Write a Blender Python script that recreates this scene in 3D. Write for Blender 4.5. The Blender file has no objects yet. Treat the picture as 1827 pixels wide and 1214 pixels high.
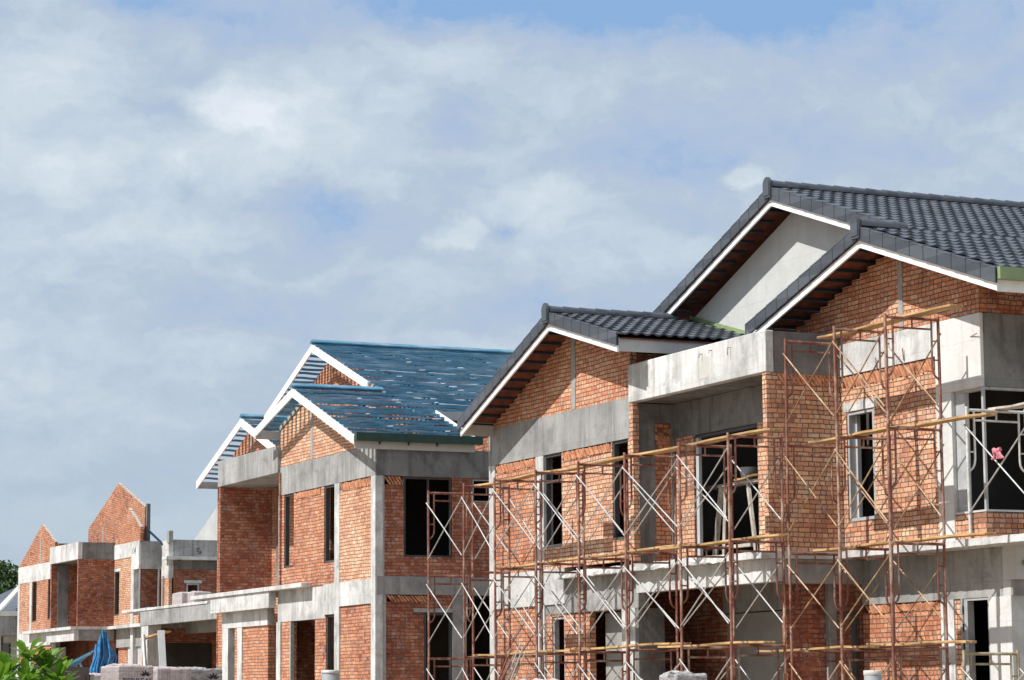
import bpy, math, random
from mathutils import Vector, Matrix
R = random.Random(7)
S = bpy.context.scene
COL = S.collection
rad = math.radians

# ------------------------------------------------------------------ node helpers
class NT:
    def __init__(s, tree):
        s.t = tree; s.n = tree.nodes; s.l = tree.links
    def new(s, typ, **kw):
        n = s.n.new(typ)
        for k, v in kw.items(): setattr(n, k, v)
        return n
    def put(s, sock, v):
        if isinstance(v, bpy.types.NodeSocket): s.l.new(v, sock)
        elif v is not None: sock.default_value = v
    def m(s, op, a, b=None, c=None, clamp=False):
        n = s.new('ShaderNodeMath', operation=op); n.use_clamp = clamp
        s.put(n.inputs[0], a)
        if b is not None: s.put(n.inputs[1], b)
        if c is not None: s.put(n.inputs[2], c)
        return n.outputs[0]
    def v(s, op, a, b=None, scale=None):
        n = s.new('ShaderNodeVectorMath', operation=op)
        s.put(n.inputs[0], a)
        if b is not None: s.put(n.inputs[1], b)
        if scale is not None: s.put(n.inputs['Scale'], scale)
        return n.outputs['Value'] if op in ('DOT_PRODUCT', 'LENGTH') else n.outputs[0]
    def mix(s, f, a, b, blend='MIX'):
        n = s.new('ShaderNodeMix', data_type='RGBA', blend_type=blend)
        s.put(n.inputs[0], f)
        for i, q in ((6, a), (7, b)):
            if isinstance(q, tuple) and len(q) == 3: q = (*q, 1)
            s.put(n.inputs[i], q)
        return n.outputs[2]
    def noise(s, vec, scale, detail=4, rough=.55, dist=0.0):
        n = s.new('ShaderNodeTexNoise')
        s.put(n.inputs['Vector'], vec); n.inputs['Scale'].default_value = scale
        n.inputs['Detail'].default_value = detail; n.inputs['Roughness'].default_value = rough
        n.inputs['Distortion'].default_value = dist
        return n.outputs['Fac']
    def ramp(s, f, stops, interp='LINEAR'):
        n = s.new('ShaderNodeValToRGB'); n.color_ramp.interpolation = interp
        e = n.color_ramp.elements
        while len(e) < len(stops): e.new(.5)
        for q, (p, c) in zip(e, stops):
            q.position = p
            if not isinstance(c, tuple): c = (c, c, c)
            q.color = (*c, 1)
        s.put(n.inputs[0], f)
        return n.outputs['Color']
    def comb(s, x, y, z):
        n = s.new('ShaderNodeCombineXYZ')
        for i, q in enumerate((x, y, z)): s.put(n.inputs[i], q)
        return n.outputs[0]
    def sep(s, vec):
        n = s.new('ShaderNodeSeparateXYZ'); s.put(n.inputs[0], vec); return n.outputs

MATS = {}
def newmat(name):
    m = bpy.data.materials.new(name); m.use_nodes = True
    t = NT(m.node_tree); b = m.node_tree.nodes['Principled BSDF']
    MATS[name] = m
    return m, t, b
def pos(t):
    g = t.new('ShaderNodeNewGeometry'); return g.outputs['Position'], g.outputs['Normal']
def bump(t, b, h, strength=.5, dist=.01):
    n = t.new('ShaderNodeBump'); n.inputs['Strength'].default_value = strength
    n.inputs['Distance'].default_value = dist
    t.put(n.inputs['Height'], h); t.l.new(n.outputs[0], b.inputs['Normal'])

def mat_simple(name, c, rough=.6, metal=0., var=.25, scale=3., c2=None, bumpy=0., stretch=(1, 1, 1)):
    m, t, b = newmat(name)
    p, _ = pos(t); p = t.v('MULTIPLY', p, stretch)
    n = t.noise(p, scale, 5, .6)
    lo = tuple(x*(1-var) for x in c); hi = tuple(min(1, x*(1+var)) for x in (c2 or c))
    col = t.ramp(n, [(.3, lo), (.7, hi)])
    t.put(b.inputs['Base Color'], col)
    b.inputs['Roughness'].default_value = rough; b.inputs['Metallic'].default_value = metal
    if bumpy: bump(t, b, t.noise(p, scale*8, 3), bumpy, .01)
    return m

def mat_brick(name, cols, mortar, mort_amt=.0, w=.222, h=.078):
    m, t, b = newmat(name)
    p, n = pos(t)
    n0 = t.sep(n); ps = t.sep(p)
    isx = t.m('GREATER_THAN', t.m('ABSOLUTE', n0[0]), t.m('ABSOLUTE', n0[1]))
    u = t.m('ADD', t.m('MULTIPLY', isx, ps[1]), t.m('MULTIPLY', t.m('SUBTRACT', 1, isx), ps[0]))
    wob = t.m('SUBTRACT', t.noise(p, 5, 2), .5)
    wob2 = t.m('SUBTRACT', t.noise(p, 1.1, 2), .5)
    u = t.m('ADD', u, t.m('MULTIPLY', wob, .02))
    v = t.m('ADD', ps[2], t.m('ADD', t.m('MULTIPLY', wob, .016), t.m('MULTIPLY', wob2, .05)))
    rv = t.m('DIVIDE', v, h); row = t.m('FLOOR', rv); fv = t.m('FRACT', rv)
    wn = t.new('ShaderNodeTexWhiteNoise', noise_dimensions='1D'); t.put(wn.inputs['W'], row)
    sh = t.m('ADD', t.m('MULTIPLY', t.m('MODULO', row, 2), .5), t.m('MULTIPLY', wn.outputs['Value'], .28))
    uu = t.m('ADD', t.m('DIVIDE', u, w), sh); c = t.m('FLOOR', uu); fu = t.m('FRACT', uu)
    # some bricks are laid as two headers: split them
    wn2 = t.new('ShaderNodeTexWhiteNoise', noise_dimensions='2D'); t.put(wn2.inputs['Vector'], t.comb(c, row, 0))
    hd = t.m('GREATER_THAN', wn2.outputs['Value'], .42)
    fu2 = t.m('FRACT', t.m('MULTIPLY', fu, 2)); half = t.m('FLOOR', t.m('MULTIPLY', fu, 2))
    du = t.m('MULTIPLY', t.m('MINIMUM', fu, t.m('SUBTRACT', 1, fu)), w)
    du2 = t.m('MULTIPLY', t.m('MINIMUM', fu2, t.m('SUBTRACT', 1, fu2)), w/2)
    du = t.m('ADD', t.m('MULTIPLY', hd, du2), t.m('MULTIPLY', t.m('SUBTRACT', 1, hd), du))
    dv = t.m('MULTIPLY', t.m('MINIMUM', fv, t.m('SUBTRACT', 1, fv)), h)
    cid = t.m('ADD', c, t.m('MULTIPLY', t.m('MULTIPLY', half, hd), .37))
    wn3 = t.new('ShaderNodeTexWhiteNoise', noise_dimensions='3D'); t.put(wn3.inputs['Vector'], t.comb(cid, row, 3))
    d = t.m('MINIMUM', du, dv)
    edge = t.m('MULTIPLY', t.m('SUBTRACT', t.noise(p, 38, 3), .45), .013)
    mr = t.new('ShaderNodeMapRange', interpolation_type='SMOOTHSTEP')
    t.put(mr.inputs['Value'], t.m('ADD', d, edge)); mr.inputs['From Min'].default_value = .0048; mr.inputs['From Max'].default_value = .0095
    face = mr.outputs['Result']
    big = t.noise(p, .9, 3)
    r = t.m('ADD', t.m('MULTIPLY', wn3.outputs['Value'], .68), t.m('MULTIPLY', t.m('SUBTRACT', big, .37), 1.45))
    oi = t.new('ShaderNodeObjectInfo')
    r = t.m('ADD', r, t.m('MULTIPLY', t.m('SUBTRACT', oi.outputs['Random'], .5), .22))
    bc = t.ramp(r, cols)
    spk = t.noise(p, 28, 4, .7)
    bc = t.mix(1.0, bc, t.ramp(spk, [(.25, .72), (.7, 1.16)]), 'MULTIPLY')
    # cement smears and white bloom
    sm = t.m('MULTIPLY', t.noise(t.v('MULTIPLY', p, (1.6, 1.6, 2.6)), 2.6, 6, .7), 1)
    smf = t.ramp(sm, [(.51, 0.), (.68, .68 + mort_amt)])
    bc = t.mix(smf, bc, (.47, .37, .30))
    drip = t.noise(t.v('MULTIPLY', p, (9, 9, 1.1)), 1.6, 5, .7)
    bc = t.mix(t.ramp(drip, [(.62, 0.), (.74, .5)]), bc, (.58, .50, .43))
    mc = t.ramp(t.noise(p, 5, 5, .7), [(.3, tuple(x*.6 for x in mortar)), (.52, mortar), (.68, tuple(x*2.6 for x in mortar))])
    t.put(b.inputs['Base Color'], t.mix(face, mc, bc))
    b.inputs['Roughness'].default_value = .9
    hgt = t.m('ADD', t.m('MULTIPLY', face, t.m('ADD', .8, t.m('MULTIPLY', wn3.outputs['Value'], .5))), t.m('MULTIPLY', spk, .25))
    bump(t, b, hgt, 1.0, .016)
    return m

def mat_concrete(name, lo, hi, stain, streak=.5, warm=(1, 1, .98)):
    m, t, b = newmat(name)
    p, n = pos(t)
    a = t.noise(p, .8, 6, .62, .3)
    col = t.ramp(a, [(.3, tuple(lo*w for w in warm)), (.68, tuple(hi*w for w in warm))])
    st = t.noise(t.v('MULTIPLY', p, (5, 5, .45)), 1.3, 6, .65)
    col = t.mix(t.ramp(st, [(.5, 0.), (.72, streak)]), col, tuple(stain*w for w in warm))
    st2 = t.noise(t.v('MULTIPLY', p, (7, 7, .6)), 1.1, 5, .6)
    col = t.mix(t.ramp(st2, [(.58, 0.), (.78, streak*.8)]), col, tuple(min(.8, hi*1.22)*w for w in warm))
    bl0 = t.noise(t.v('ADD', p, (7, 3, 1)), 1.7, 7, .72, .5)
    col = t.mix(t.ramp(bl0, [(.5, 0.), (.64, streak*.75)]), col, tuple(stain*w for w in warm))
    pit = t.noise(p, 17, 4, .75)
    col = t.mix(t.ramp(pit, [(.26, .7), (.36, 0.)]), col, tuple(lo*.35*w for w in warm))
    blot = t.noise(p, 3.3, 6, .7)
    col = t.mix(t.ramp(blot, [(.6, 0.), (.75, streak*.6)]), col, tuple(lo*.6*w for w in warm))
    # form-board joints
    ps = t.sep(p)
    for ax, per in ((2, .61), (0, 1.22)):
        f = t.m('ABSOLUTE', t.m('SUBTRACT', t.m('FRACT', t.m('DIVIDE', t.m('ADD', ps[ax], t.m('MULTIPLY', t.noise(p, 3, 2), .03)), per)), .5))
        ln = t.m('LESS_THAN', f, .008/per*1.0)
        col = t.mix(t.m('MULTIPLY', ln, .16), col, tuple(lo*.5*w for w in warm))
    t.put(b.inputs['Base Color'], col); b.inputs['Roughness'].default_value = .88
    bump(t, b, t.m('ADD', t.m('MULTIPLY', pit, 1.), t.m('MULTIPLY', blot, .6)), .6, .012)
    return m

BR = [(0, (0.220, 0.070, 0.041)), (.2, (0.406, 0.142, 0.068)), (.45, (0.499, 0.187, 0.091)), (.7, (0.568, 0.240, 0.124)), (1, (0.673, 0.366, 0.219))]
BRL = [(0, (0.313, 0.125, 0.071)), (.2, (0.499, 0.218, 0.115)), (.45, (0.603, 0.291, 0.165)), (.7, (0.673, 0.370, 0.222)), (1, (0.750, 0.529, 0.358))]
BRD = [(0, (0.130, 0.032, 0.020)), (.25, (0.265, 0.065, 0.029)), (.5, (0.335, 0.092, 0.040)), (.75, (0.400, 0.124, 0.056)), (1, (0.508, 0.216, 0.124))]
mat_brick('brick_orange', BR, (.105, .09, .078))
mat_brick('brick_pale', BRL, (.12, .10, .085), .05)
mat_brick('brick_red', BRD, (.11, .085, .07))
mat_concrete('concrete_grey', .20, .36, .12, .75)
mat_concrete('concrete_dark', .10, .21, .06, .8)  # darker concrete copy, puts the shade of side faces into the colour
mat_concrete('concrete_pale', .36, .66, .20, .72)
mat_concrete('plaster_pale', .42, .52, .34, .3, (.985, 1, .98))
mat_concrete('plaster_white', .50, .62, .36, .35)
mat_simple('brick_loose', (.43, .165, .08), .9, 0, .45, 7, (.46, .21, .115), .4)
mat_simple('interior_shade', (.055, .052, .048), .9, 0, .3, 1.5)  # near-black colour paints shade into the rooms so openings read dark
def mat_tile():
    m, t, b = newmat('tile_dark')
    p, _ = pos(t); ps = t.sep(p)
    wn = t.new('ShaderNodeTexWhiteNoise', noise_dimensions='2D')
    t.put(wn.inputs['Vector'], t.comb(t.m('FLOOR', t.m('DIVIDE', ps[1], .235)), t.m('FLOOR', t.m('DIVIDE', ps[2], .125)), 0))
    r = t.m('ADD', t.m('MULTIPLY', wn.outputs['Value'], .6), t.m('MULTIPLY', t.noise(p, 1.3, 6, .7), .6))
    t.put(b.inputs['Base Color'], t.ramp(r, [(.2, (.036, .042, .052)), (.8, (.074, .083, .10))]))
    t.put(b.inputs['Roughness'], t.ramp(t.noise(p, 9, 4), [(.3, .36), (.7, .55)]))
    bump(t, b, t.noise(p, 40, 3), .12, .01)
mat_tile()
mat_simple('tile_terracotta', (.14, .038, .02), .85, 0, .6, 6)
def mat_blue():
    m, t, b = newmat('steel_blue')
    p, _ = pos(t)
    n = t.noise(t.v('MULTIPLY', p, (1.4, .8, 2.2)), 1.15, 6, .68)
    col = t.ramp(n, [(.30, (.04, .165, .28)), (.48, (.10, .27, .395)), (.62, (.22, .385, .50)), (.72, (.44, .55, .63))])  # pale stops paint broad glare patches into the blue
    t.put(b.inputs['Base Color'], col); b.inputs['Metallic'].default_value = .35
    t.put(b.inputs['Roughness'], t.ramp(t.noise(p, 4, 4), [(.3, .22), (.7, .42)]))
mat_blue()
mat_simple('channel_blue', (.015, .13, .34), .35, .15, .35, 5, (.04, .22, .46))
mat_simple('steel_blue_pale', (.20, .28, .38), .35, .3, .3, 3, (.30, .40, .52))
mat_simple('steel_blue_dark', (.02, .045, .075), .5, .2, .3, 3)
def mat_paint_white():
    m, t, b = newmat('paint_white')
    p, _ = pos(t)
    col = t.ramp(t.noise(p, 5, 5, .65), [(.3, .66), (.62, .79)])
    g = t.noise(t.v('MULTIPLY', p, (2, 2, 7)), 2.4, 6, .7)
    col = t.mix(t.ramp(g, [(.55, 0.), (.72, .55)]), col, (.45, .42, .37))
    t.put(b.inputs['Base Color'], col); b.inputs['Roughness'].default_value = .55
mat_paint_white()
mat_simple('paint_beige', (.47, .46, .42), .6, 0, .1, 4)
mat_simple('paint_grey', (.42, .43, .44), .6, 0, .1, 4)
mat_simple('gutter_dark_green', (.018, .05, .037), .45, 0, .25, 3)
mat_simple('gutter_green', (.20, .27, .13), .5, 0, .2, 2)
def mat_steel(name, a, bcol, ccol, rough=.6, metal=.2, thr=.55):
    m, t, b = newmat(name)
    p, _ = pos(t)
    n = t.noise(t.v('MULTIPLY', p, (1, 1, .6)), 3.2, 6, .75)
    col = t.ramp(n, [(.36, a), (thr-.05, bcol), (.63, ccol)])
    g = t.noise(p, 22, 4, .7)
    col = t.mix(t.ramp(g, [(.55, 0.), (.68, .65)]), col, tuple(x*.55 for x in a))
    t.put(b.inputs['Base Color'], col)
    b.inputs['Roughness'].default_value = rough; b.inputs['Metallic'].default_value = metal
    bump(t, b, g, .4, .004)
mat_steel('steel_rust', (.15, .045, .03), (.24, .095, .068), (.42, .32, .25))
mat_steel('steel_tan', (.20, .10, .055), (.36, .23, .13), (.50, .40, .28))
mat_steel('steel_galvanised', (.36, .36, .36), (.50, .50, .50), (.62, .62, .60), .45, .5)
mat_steel('steel_grey_paint', (.42, .41, .38), (.56, .56, .54), (.66, .66, .64), .55, .1)
mat_steel('steel_olive', (.22, .16, .08), (.36, .30, .19), (.52, .48, .38), .6, .1)
mat_simple('wood_plank', (.30, .16, .065), .8, 0, .45, 2.0, (.44, .28, .125), .3, (1, 9, 9))
mat_simple('wood_old', (.34, .30, .25), .9, 0, .3, 2.5, (.5, .45, .38), .3, (2, 7, 2))
mat_simple('mortar_grey', (.30, .29, .275), .9, 0, .25, 14, None, .5)
mat_simple('mortar_pale', (.40, .34, .29), .9, 0, .4, 9, None, .5)
mat_simple('window_frame_dark', (.06, .062, .064), .6, 0, .25, 4)
mat_simple('window_frame_pale', (.36, .37, .38), .6, 0, .2, 4)
mat_simple('door_panel_grey', (.27, .27, .25), .8, 0, .2, 1.5)
mat_simple('cloth_pink', (.50, .17, .21), .9, 0, .2, 20)
mat_simple('pail_grey', (.30, .32, .34), .5, 0, .1, 5)
mat_simple('dark_board', (.030, .020, .017), .6, 0, .4, 2)
mat_simple('ink_black', (.015, .015, .017), .6, 0, .1, 2)
mat_simple('ground_earth', (.30, .23, .16), .95, 0, .3, .35, (.36, .29, .21), .3)
mat_simple('bark', (.12, .085, .06), .9, 0, .3, 6)
def mat_leaf(name, lo, hi, trans=.25, rough=.4, sc=6):
    m, t, b = newmat(name)
    p, _ = pos(t)
    t.put(b.inputs['Base Color'], t.ramp(t.noise(p, sc, 3), [(.32, lo), (.68, hi)]))
    b.inputs['Roughness'].default_value = rough
    tr = t.new('ShaderNodeBsdfTranslucent'); t.put(tr.inputs[0], (hi[0]*1.4, hi[1]*1.3, hi[2], 1))
    mx = t.new('ShaderNodeMixShader'); mx.inputs[0].default_value = trans
    out = m.node_tree.nodes['Material Output']
    t.l.new(b.outputs[0], mx.inputs[1]); t.l.new(tr.outputs[0], mx.inputs[2]); t.l.new(mx.outputs[0], out.inputs[0])
mat_leaf('leaf_shrub', (.045, .15, .015), (.16, .31, .035), .28, .33, 11)
mat_leaf('leaf_tree', (.018, .05, .016), (.055, .11, .032), .2, .6, .35)
def mat_wrap(name, base):
    m, t, b = newmat(name)
    p, _ = pos(t); ps = t.sep(p)
    rows = t.m('FRACT', t.m('DIVIDE', ps[2], .031))
    vs = t.m('FRACT', t.m('DIVIDE', t.m('ADD', ps[1], ps[0]), .052))
    grid = t.m('MULTIPLY', t.m('GREATER_THAN', vs, .3), t.m('GREATER_THAN', t.m('FRACT', t.m('DIVIDE', ps[2], .25)), .12))
    col = t.mix(grid, tuple(x*.55 for x in base), base)
    n = t.noise(t.v('MULTIPLY', p, (3, 3, 8)), 2.2, 6, .75, .6)
    col = t.mix(t.ramp(n, [(.38, .15), (.62, .9)]), col, (.50, .47, .47))
    t.put(b.inputs['Base Color'], col); b.inputs['Roughness'].default_value = .32
    bump(t, b, t.noise(t.v('MULTIPLY', p, (4, 4, 9)), 3, 4, .6, .8), .35, .02)
mat_wrap('film_wrapped_tiles', (.40, .28, .25))
mat_wrap('film_wrapped_dark_tiles', (.07, .065, .06))

# ------------------------------------------------------------------ mesh builder
class MB:
    def __init__(s): s.v = []; s.f = []; s.sm = []
    def add(s, vs, fs, smooth=False):
        o = len(s.v); s.v += [tuple(q) for q in vs]
        for f in fs: s.f.append([o+i for i in f]); s.sm.append(smooth)
        return s
    def box(s, x0, x1, y0, y1, z0, z1):
        x0, x1 = sorted((x0, x1)); y0, y1 = sorted((y0, y1)); z0, z1 = sorted((z0, z1))
        s.add([(x0, y0, z0), (x1, y0, z0), (x1, y1, z0), (x0, y1, z0), (x0, y0, z1), (x1, y0, z1), (x1, y1, z1), (x0, y1, z1)],
              [(0, 3, 2, 1), (4, 5, 6, 7), (0, 1, 5, 4), (1, 2, 6, 5), (2, 3, 7, 6), (3, 0, 4, 7)]); return s
    def obox(s, o, ax, ay, az):
        o, ax, ay, az = map(Vector, (o, ax, ay, az))
        c = [o, o+ax, o+ax+ay, o+ay, o+az, o+ax+az, o+ax+ay+az, o+ay+az]
        f = [(0, 3, 2, 1), (4, 5, 6, 7), (0, 1, 5, 4), (1, 2, 6, 5), (2, 3, 7, 6), (3, 0, 4, 7)]
        if ax.cross(ay).dot(az) < 0: f = [tuple(reversed(q)) for q in f]
        s.add(c, f); return s
    def bar(s, a, b, w, h, up=(0, 0, 1)):
        a, b = Vector(a), Vector(b); d = (b-a); q = d.normalized(); u = Vector(up)
        sd = q.cross(u).normalized(); u = sd.cross(q).normalized()
        s.obox(a - sd*w/2 - u*h/2, d, sd*w, u*h); return s
    def prism_y(s, pts, y0, y1):          # polygon in X,Z pushed along Y
        n = len(pts)
        area = sum(pts[i][0]*pts[(i+1) % n][1]-pts[(i+1) % n][0]*pts[i][1] for i in range(n))
        if area < 0: pts = pts[::-1]
        v = [(x, y0, z) for x, z in pts] + [(x, y1, z) for x, z in pts]
        f = [tuple(range(n)), tuple(range(2*n-1, n-1, -1))]
        f += [(i, i+n, (i+1) % n+n, (i+1) % n) for i in range(n)]
        s.add(v, f); return s
    def tube(s, pts, r, n=8, r2=None, cap=True):
        pts = [Vector(p) for p in pts]; rings = []
        ref = None
        for i, p in enumerate(pts):
            d = (pts[min(i+1, len(pts)-1)] - pts[max(i-1, 0)]).normalized()
            if ref is None:
                ref = d.orthogonal().normalized()
            ref = (ref - d*ref.dot(d)).normalized(); q = d.cross(ref)
            rr = r if r2 is None else r+(r2-r)*i/(len(pts)-1)
            rings.append([p+ref*rr*math.cos(2*math.pi*k/n)+q*rr*math.sin(2*math.pi*k/n) for k in range(n)])
        v = [x for rg in rings for x in rg]; f = []
        for i in range(len(pts)-1):
            for k in range(n): f.append((i*n+k, i*n+(k+1) % n, (i+1)*n+(k+1) % n, (i+1)*n+k))
        s.add(v, f, True)
        if cap: s.add(rings[0], [tuple(range(n-1, -1, -1))]); s.add(rings[-1], [tuple(range(n))])
        return s
    def lathe(s, c, prof, n=20):
        v = []; f = []
        for r, z in prof:
            v += [(c[0]+r*math.cos(2*math.pi*k/n), c[1]+r*math.sin(2*math.pi*k/n), c[2]+z) for k in range(n)]
        for i in range(len(prof)-1):
            for k in range(n): f.append((i*n+k, i*n+(k+1) % n, (i+1)*n+(k+1) % n, (i+1)*n+k))
        s.add(v, f, True); return s

def bevel(o, w, seg=1):
    m = o.modifiers.new('b', 'BEVEL'); m.width = w; m.segments = seg; m.limit_method = 'ANGLE'; m.angle_limit = rad(40)
    return o
def wpos(o):
    p = Vector((0, 0, 0))
    while o is not None: p += o.location; o = o.parent
    return p
def obj(name, mb, mat, parent=None, loc=None):
    me = bpy.data.meshes.new(name)
    off = Vector((0, 0, 0))
    if parent is not None: off = wpos(parent)
    elif loc is not None: off = Vector(loc)
    me.from_pydata([tuple(Vector(v)-off) for v in mb.v], [], mb.f)
    me.polygons.foreach_set('use_smooth', mb.sm)
    mats = mat if isinstance(mat, (list, tuple)) else [mat]
    for q in mats: me.materials.append(MATS[q])
    me.update()
    o = bpy.data.objects.new(name, me); COL.objects.link(o)
    if parent is not None: o.parent = parent
    elif loc is not None: o.location = loc
    return o
def tag(o, label, cat, group=None, kind=None):
    if label: o['label'] = label
    if cat: o['category'] = cat
    if group: o['group'] = group
    if kind: o['kind'] = kind
    return o
def thing(name, label, cat, loc, group=None):
    o = bpy.data.objects.new(name, None); COL.objects.link(o); o.location = loc; o.empty_display_size = .3
    return tag(o, label, cat, group)
def bx(name, mat, par, *b, bev=0.):
    bs = b if isinstance(b[0], (tuple, list)) else [b]
    for q in bs:
        o = obj(name, MB().box(*q), mat, par)
        if bev: bevel(o, bev)
    return o

# ------------------------------------------------------------------ shared building pieces
def wall_a(par, x0, x1, y, z0, z1, holes=(), mat='brick_orange', th=.13, name='brick_wall'):
    """brick panel facing -Y with its openings left free"""
    m = MB()
    xs = sorted({x0, x1, *[h[0] for h in holes], *[h[1] for h in holes]})
    for a, b in zip(xs, xs[1:]):
        if b <= x0 or a >= x1: continue
        cut = sorted([(h[2], h[3]) for h in holes if h[0] <= a+1e-6 and h[1] >= b-1e-6])
        z = z0
        for c0, c1 in cut:
            if c0 > z+1e-4: m.box(a, b, y, y+th, z, c0)
            z = max(z, c1)
        if z < z1-1e-4: m.box(a, b, y, y+th, z, z1)
    return obj(name, m, mat, par)
def wall_b(par, x, y0, y1, z0, z1, holes=(), mat='brick_orange', th=.13, name='brick_wall'):
    """brick panel facing +X (its face at x)"""
    m = MB()
    ys = sorted({y0, y1, *[h[0] for h in holes], *[h[1] for h in holes]})
    for a, b in zip(ys, ys[1:]):
        if b <= y0 or a >= y1: continue
        cut = sorted([(h[2], h[3]) for h in holes if h[0] <= a+1e-6 and h[1] >= b-1e-6])
        z = z0
        for c0, c1 in cut:
            if c0 > z+1e-4: m.box(x-th, x, a, b, z, c0)
            z = max(z, c1)
        if z < z1-1e-4: m.box(x-th, x, a, b, z, z1)
    return obj(name, m, mat, par)
def raking_course(par, a0, a1, face, z0, z1, axis='x', mat='brick_pale', back=.10):
    """row of slanted bricks wedged under a beam; bricks stand a little out of the wall face"""
    m = MB(); w = .072; h = z1-z0
    # dark bedding behind
    a = a0
    lean = .125
    while a < a1-.05:
        e = R.uniform(.004, .03); tw = w*R.uniform(.66, .8)
        l = lean*R.uniform(.85, 1.1)
        p0, p1, p2, p3 = a, min(a+tw, a1), a+tw+l, a+l
        if p2 > a1: p2 = a1; p3 = min(p3, a1-.01)
        zt = z1-R.uniform(.0, .02); zb = z0+R.uniform(-.012, .012)
        if axis == 'x':
            m.prism_y([(p3, zb), (p2, zb), (p1, zt), (p0, zt)], face-e, face+back)
        else:
            q = [(p3, zb), (p2, zb), (p1, zt), (p0, zt)]
            v = [(face+e, y, z) for y, z in q]+[(face-back, y, z) for y, z in q]
            m.add(v, [(0, 1, 2, 3), (7, 6, 5, 4), (0, 4, 5, 1), (1, 5, 6, 2), (2, 6, 7, 3), (3, 7, 4, 0)])
        a += w*1.12
    return obj('raking_brick_course', m, 'brick_loose', par)
def frame_a(par, x0, x1, y, z0, z1, mat='window_frame_dark', t=.045, d=.10, sill=True, bars=()):
    m = MB()
    m.box(x0, x0+t, y, y+d, z0, z1); m.box(x1-t, x1, y, y+d, z0, z1)
    m.box(x0+t, x1-t, y+.002, y+d-.002, z1-t, z1)
    if sill: m.box(x0+t, x1-t, y+.002, y+d-.002, z0, z0+t)
    for b in bars: m.box(x0+t, x1-t, y+.004, y+d-.004, b-t/2, b+t/2)
    return obj('window_frame', m, mat, par)
def frame_b(par, x, y0, y1, z0, z1, mat='window_frame_dark', t=.045, d=.10, bars=(), sill=True):
    m = MB()
    m.box(x-d, x, y0, y0+t, z0, z1); m.box(x-d, x, y1-t, y1, z0, z1)
    m.box(x-d+.002, x-.002, y0+t, y1-t, z1-t, z1)
    if sill: m.box(x-d+.002, x-.002, y0+t, y1-t, z0, z0+t)
    for b in bars: m.box(x-d+.004, x-.004, b-t/2, b+t/2, z0, z1)
    return obj('window_frame', m, mat, par)
def gable(par, x0, x1, y, zb, xp, zp, zl, zr, mat='brick_orange', th=.13, name='gable_wall', steps=True):
    """gable wall under the rakes: bottom zb, shoulders zl/zr, peak xp,zp; brick courses step raggedly up the slopes"""
    m = MB()
    if not steps:
        m.prism_y([(x0, zb), (x1, zb), (x1, zr), (xp, zp), (x0, zl)], y, y+th)
        return obj(name, m, mat, par)
    h = .078; z = zb; rr = random.Random(int(abs(x0*10)))
    mn = min(zl, zr)
    if mn > zb: m.box(x0, x1, y, y+th, zb, mn); z = mn
    while z < zp:
        zt = min(z+h, zp); zm = (z+zt)/2
        a = x0 if zm < zl else x0+(xp-x0)*(zm-zl)/(zp-zl)
        b = x1 if zm < zr else x1+(xp-x1)*(zm-zr)/(zp-zr)
        a += rr.uniform(-.03, .05); b += rr.uniform(-.05, .03)
        if b-a > .04: m.box(a, b, y, y+th, z, zt)
        z = zt
    return obj(name, m, mat, par)

def tile_sheet(mb, X0, Z0, sd, s, L, Y0, Y1, course=.36, wave=.225, a0=0., ns=6):
    """interlocking concrete tiles: waves along the ridge, stepped courses down the slope"""
    nb = max(2, int((Y1-Y0)/wave*ns)); bs = [Y0+(Y1-Y0)*i/nb for i in range(nb+1)]
    wv = [.037*(.5+.5*math.cos(2*math.pi*b/wave))**1.3 for b in bs]
    a = a0; rr = random.Random(5)
    prev = None
    while a < L-1e-4:
        e = min(a+course, L)
        rows = []
        for q, st in ((a, .0), (e, .046*(e-a)/course)):
            rows.append([(X0+sd*q, b, Z0-s*q+w+st) for b, w in zip(bs, wv)])
        n = nb+1
        fs = [(i, i+1, n+i+1, n+i) for i in range(nb)]
        if sd > 0: fs = [tuple(reversed(f)) for f in fs]
        mb.add(rows[0]+rows[1], fs, True)
        if prev:
            fs = [(i, i+1, n+i+1, n+i) for i in range(nb)]
            if sd > 0: fs = [tuple(reversed(f)) for f in fs]
            mb.add(prev+rows[0], fs)
        prev = rows[1]; a = e
    low = [(x, y, z-.035) for x, y, z in prev]; n = nb+1
    fs = [(i, i+1, n+i+1, n+i) for i in range(nb)]
    if sd > 0: fs = [tuple(reversed(f)) for f in fs]
    mb.add(prev+low, fs)
def slab_under(mb, X0, Z0, sd, s, L, Y0, Y1, off=.05, th=.02, a0=0.):
    mb.obox((X0+sd*a0, Y0, Z0-s*a0-off-th), (sd*(L-a0), 0, -s*(L-a0)), (0, Y1-Y0, 0), (0, 0, th))
def soffit_battens(par, X0, Z0, sd, s, L, Y0, Y1, step=.36, off=.075, a0=.15):
    a = a0
    while a < L:
        x = X0+sd*a; z = Z0-s*a-off
        bx('roof_batten', 'steel_blue_dark', par, x-.024, x+.024, Y0, Y1, z-.04, z); a += step
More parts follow.
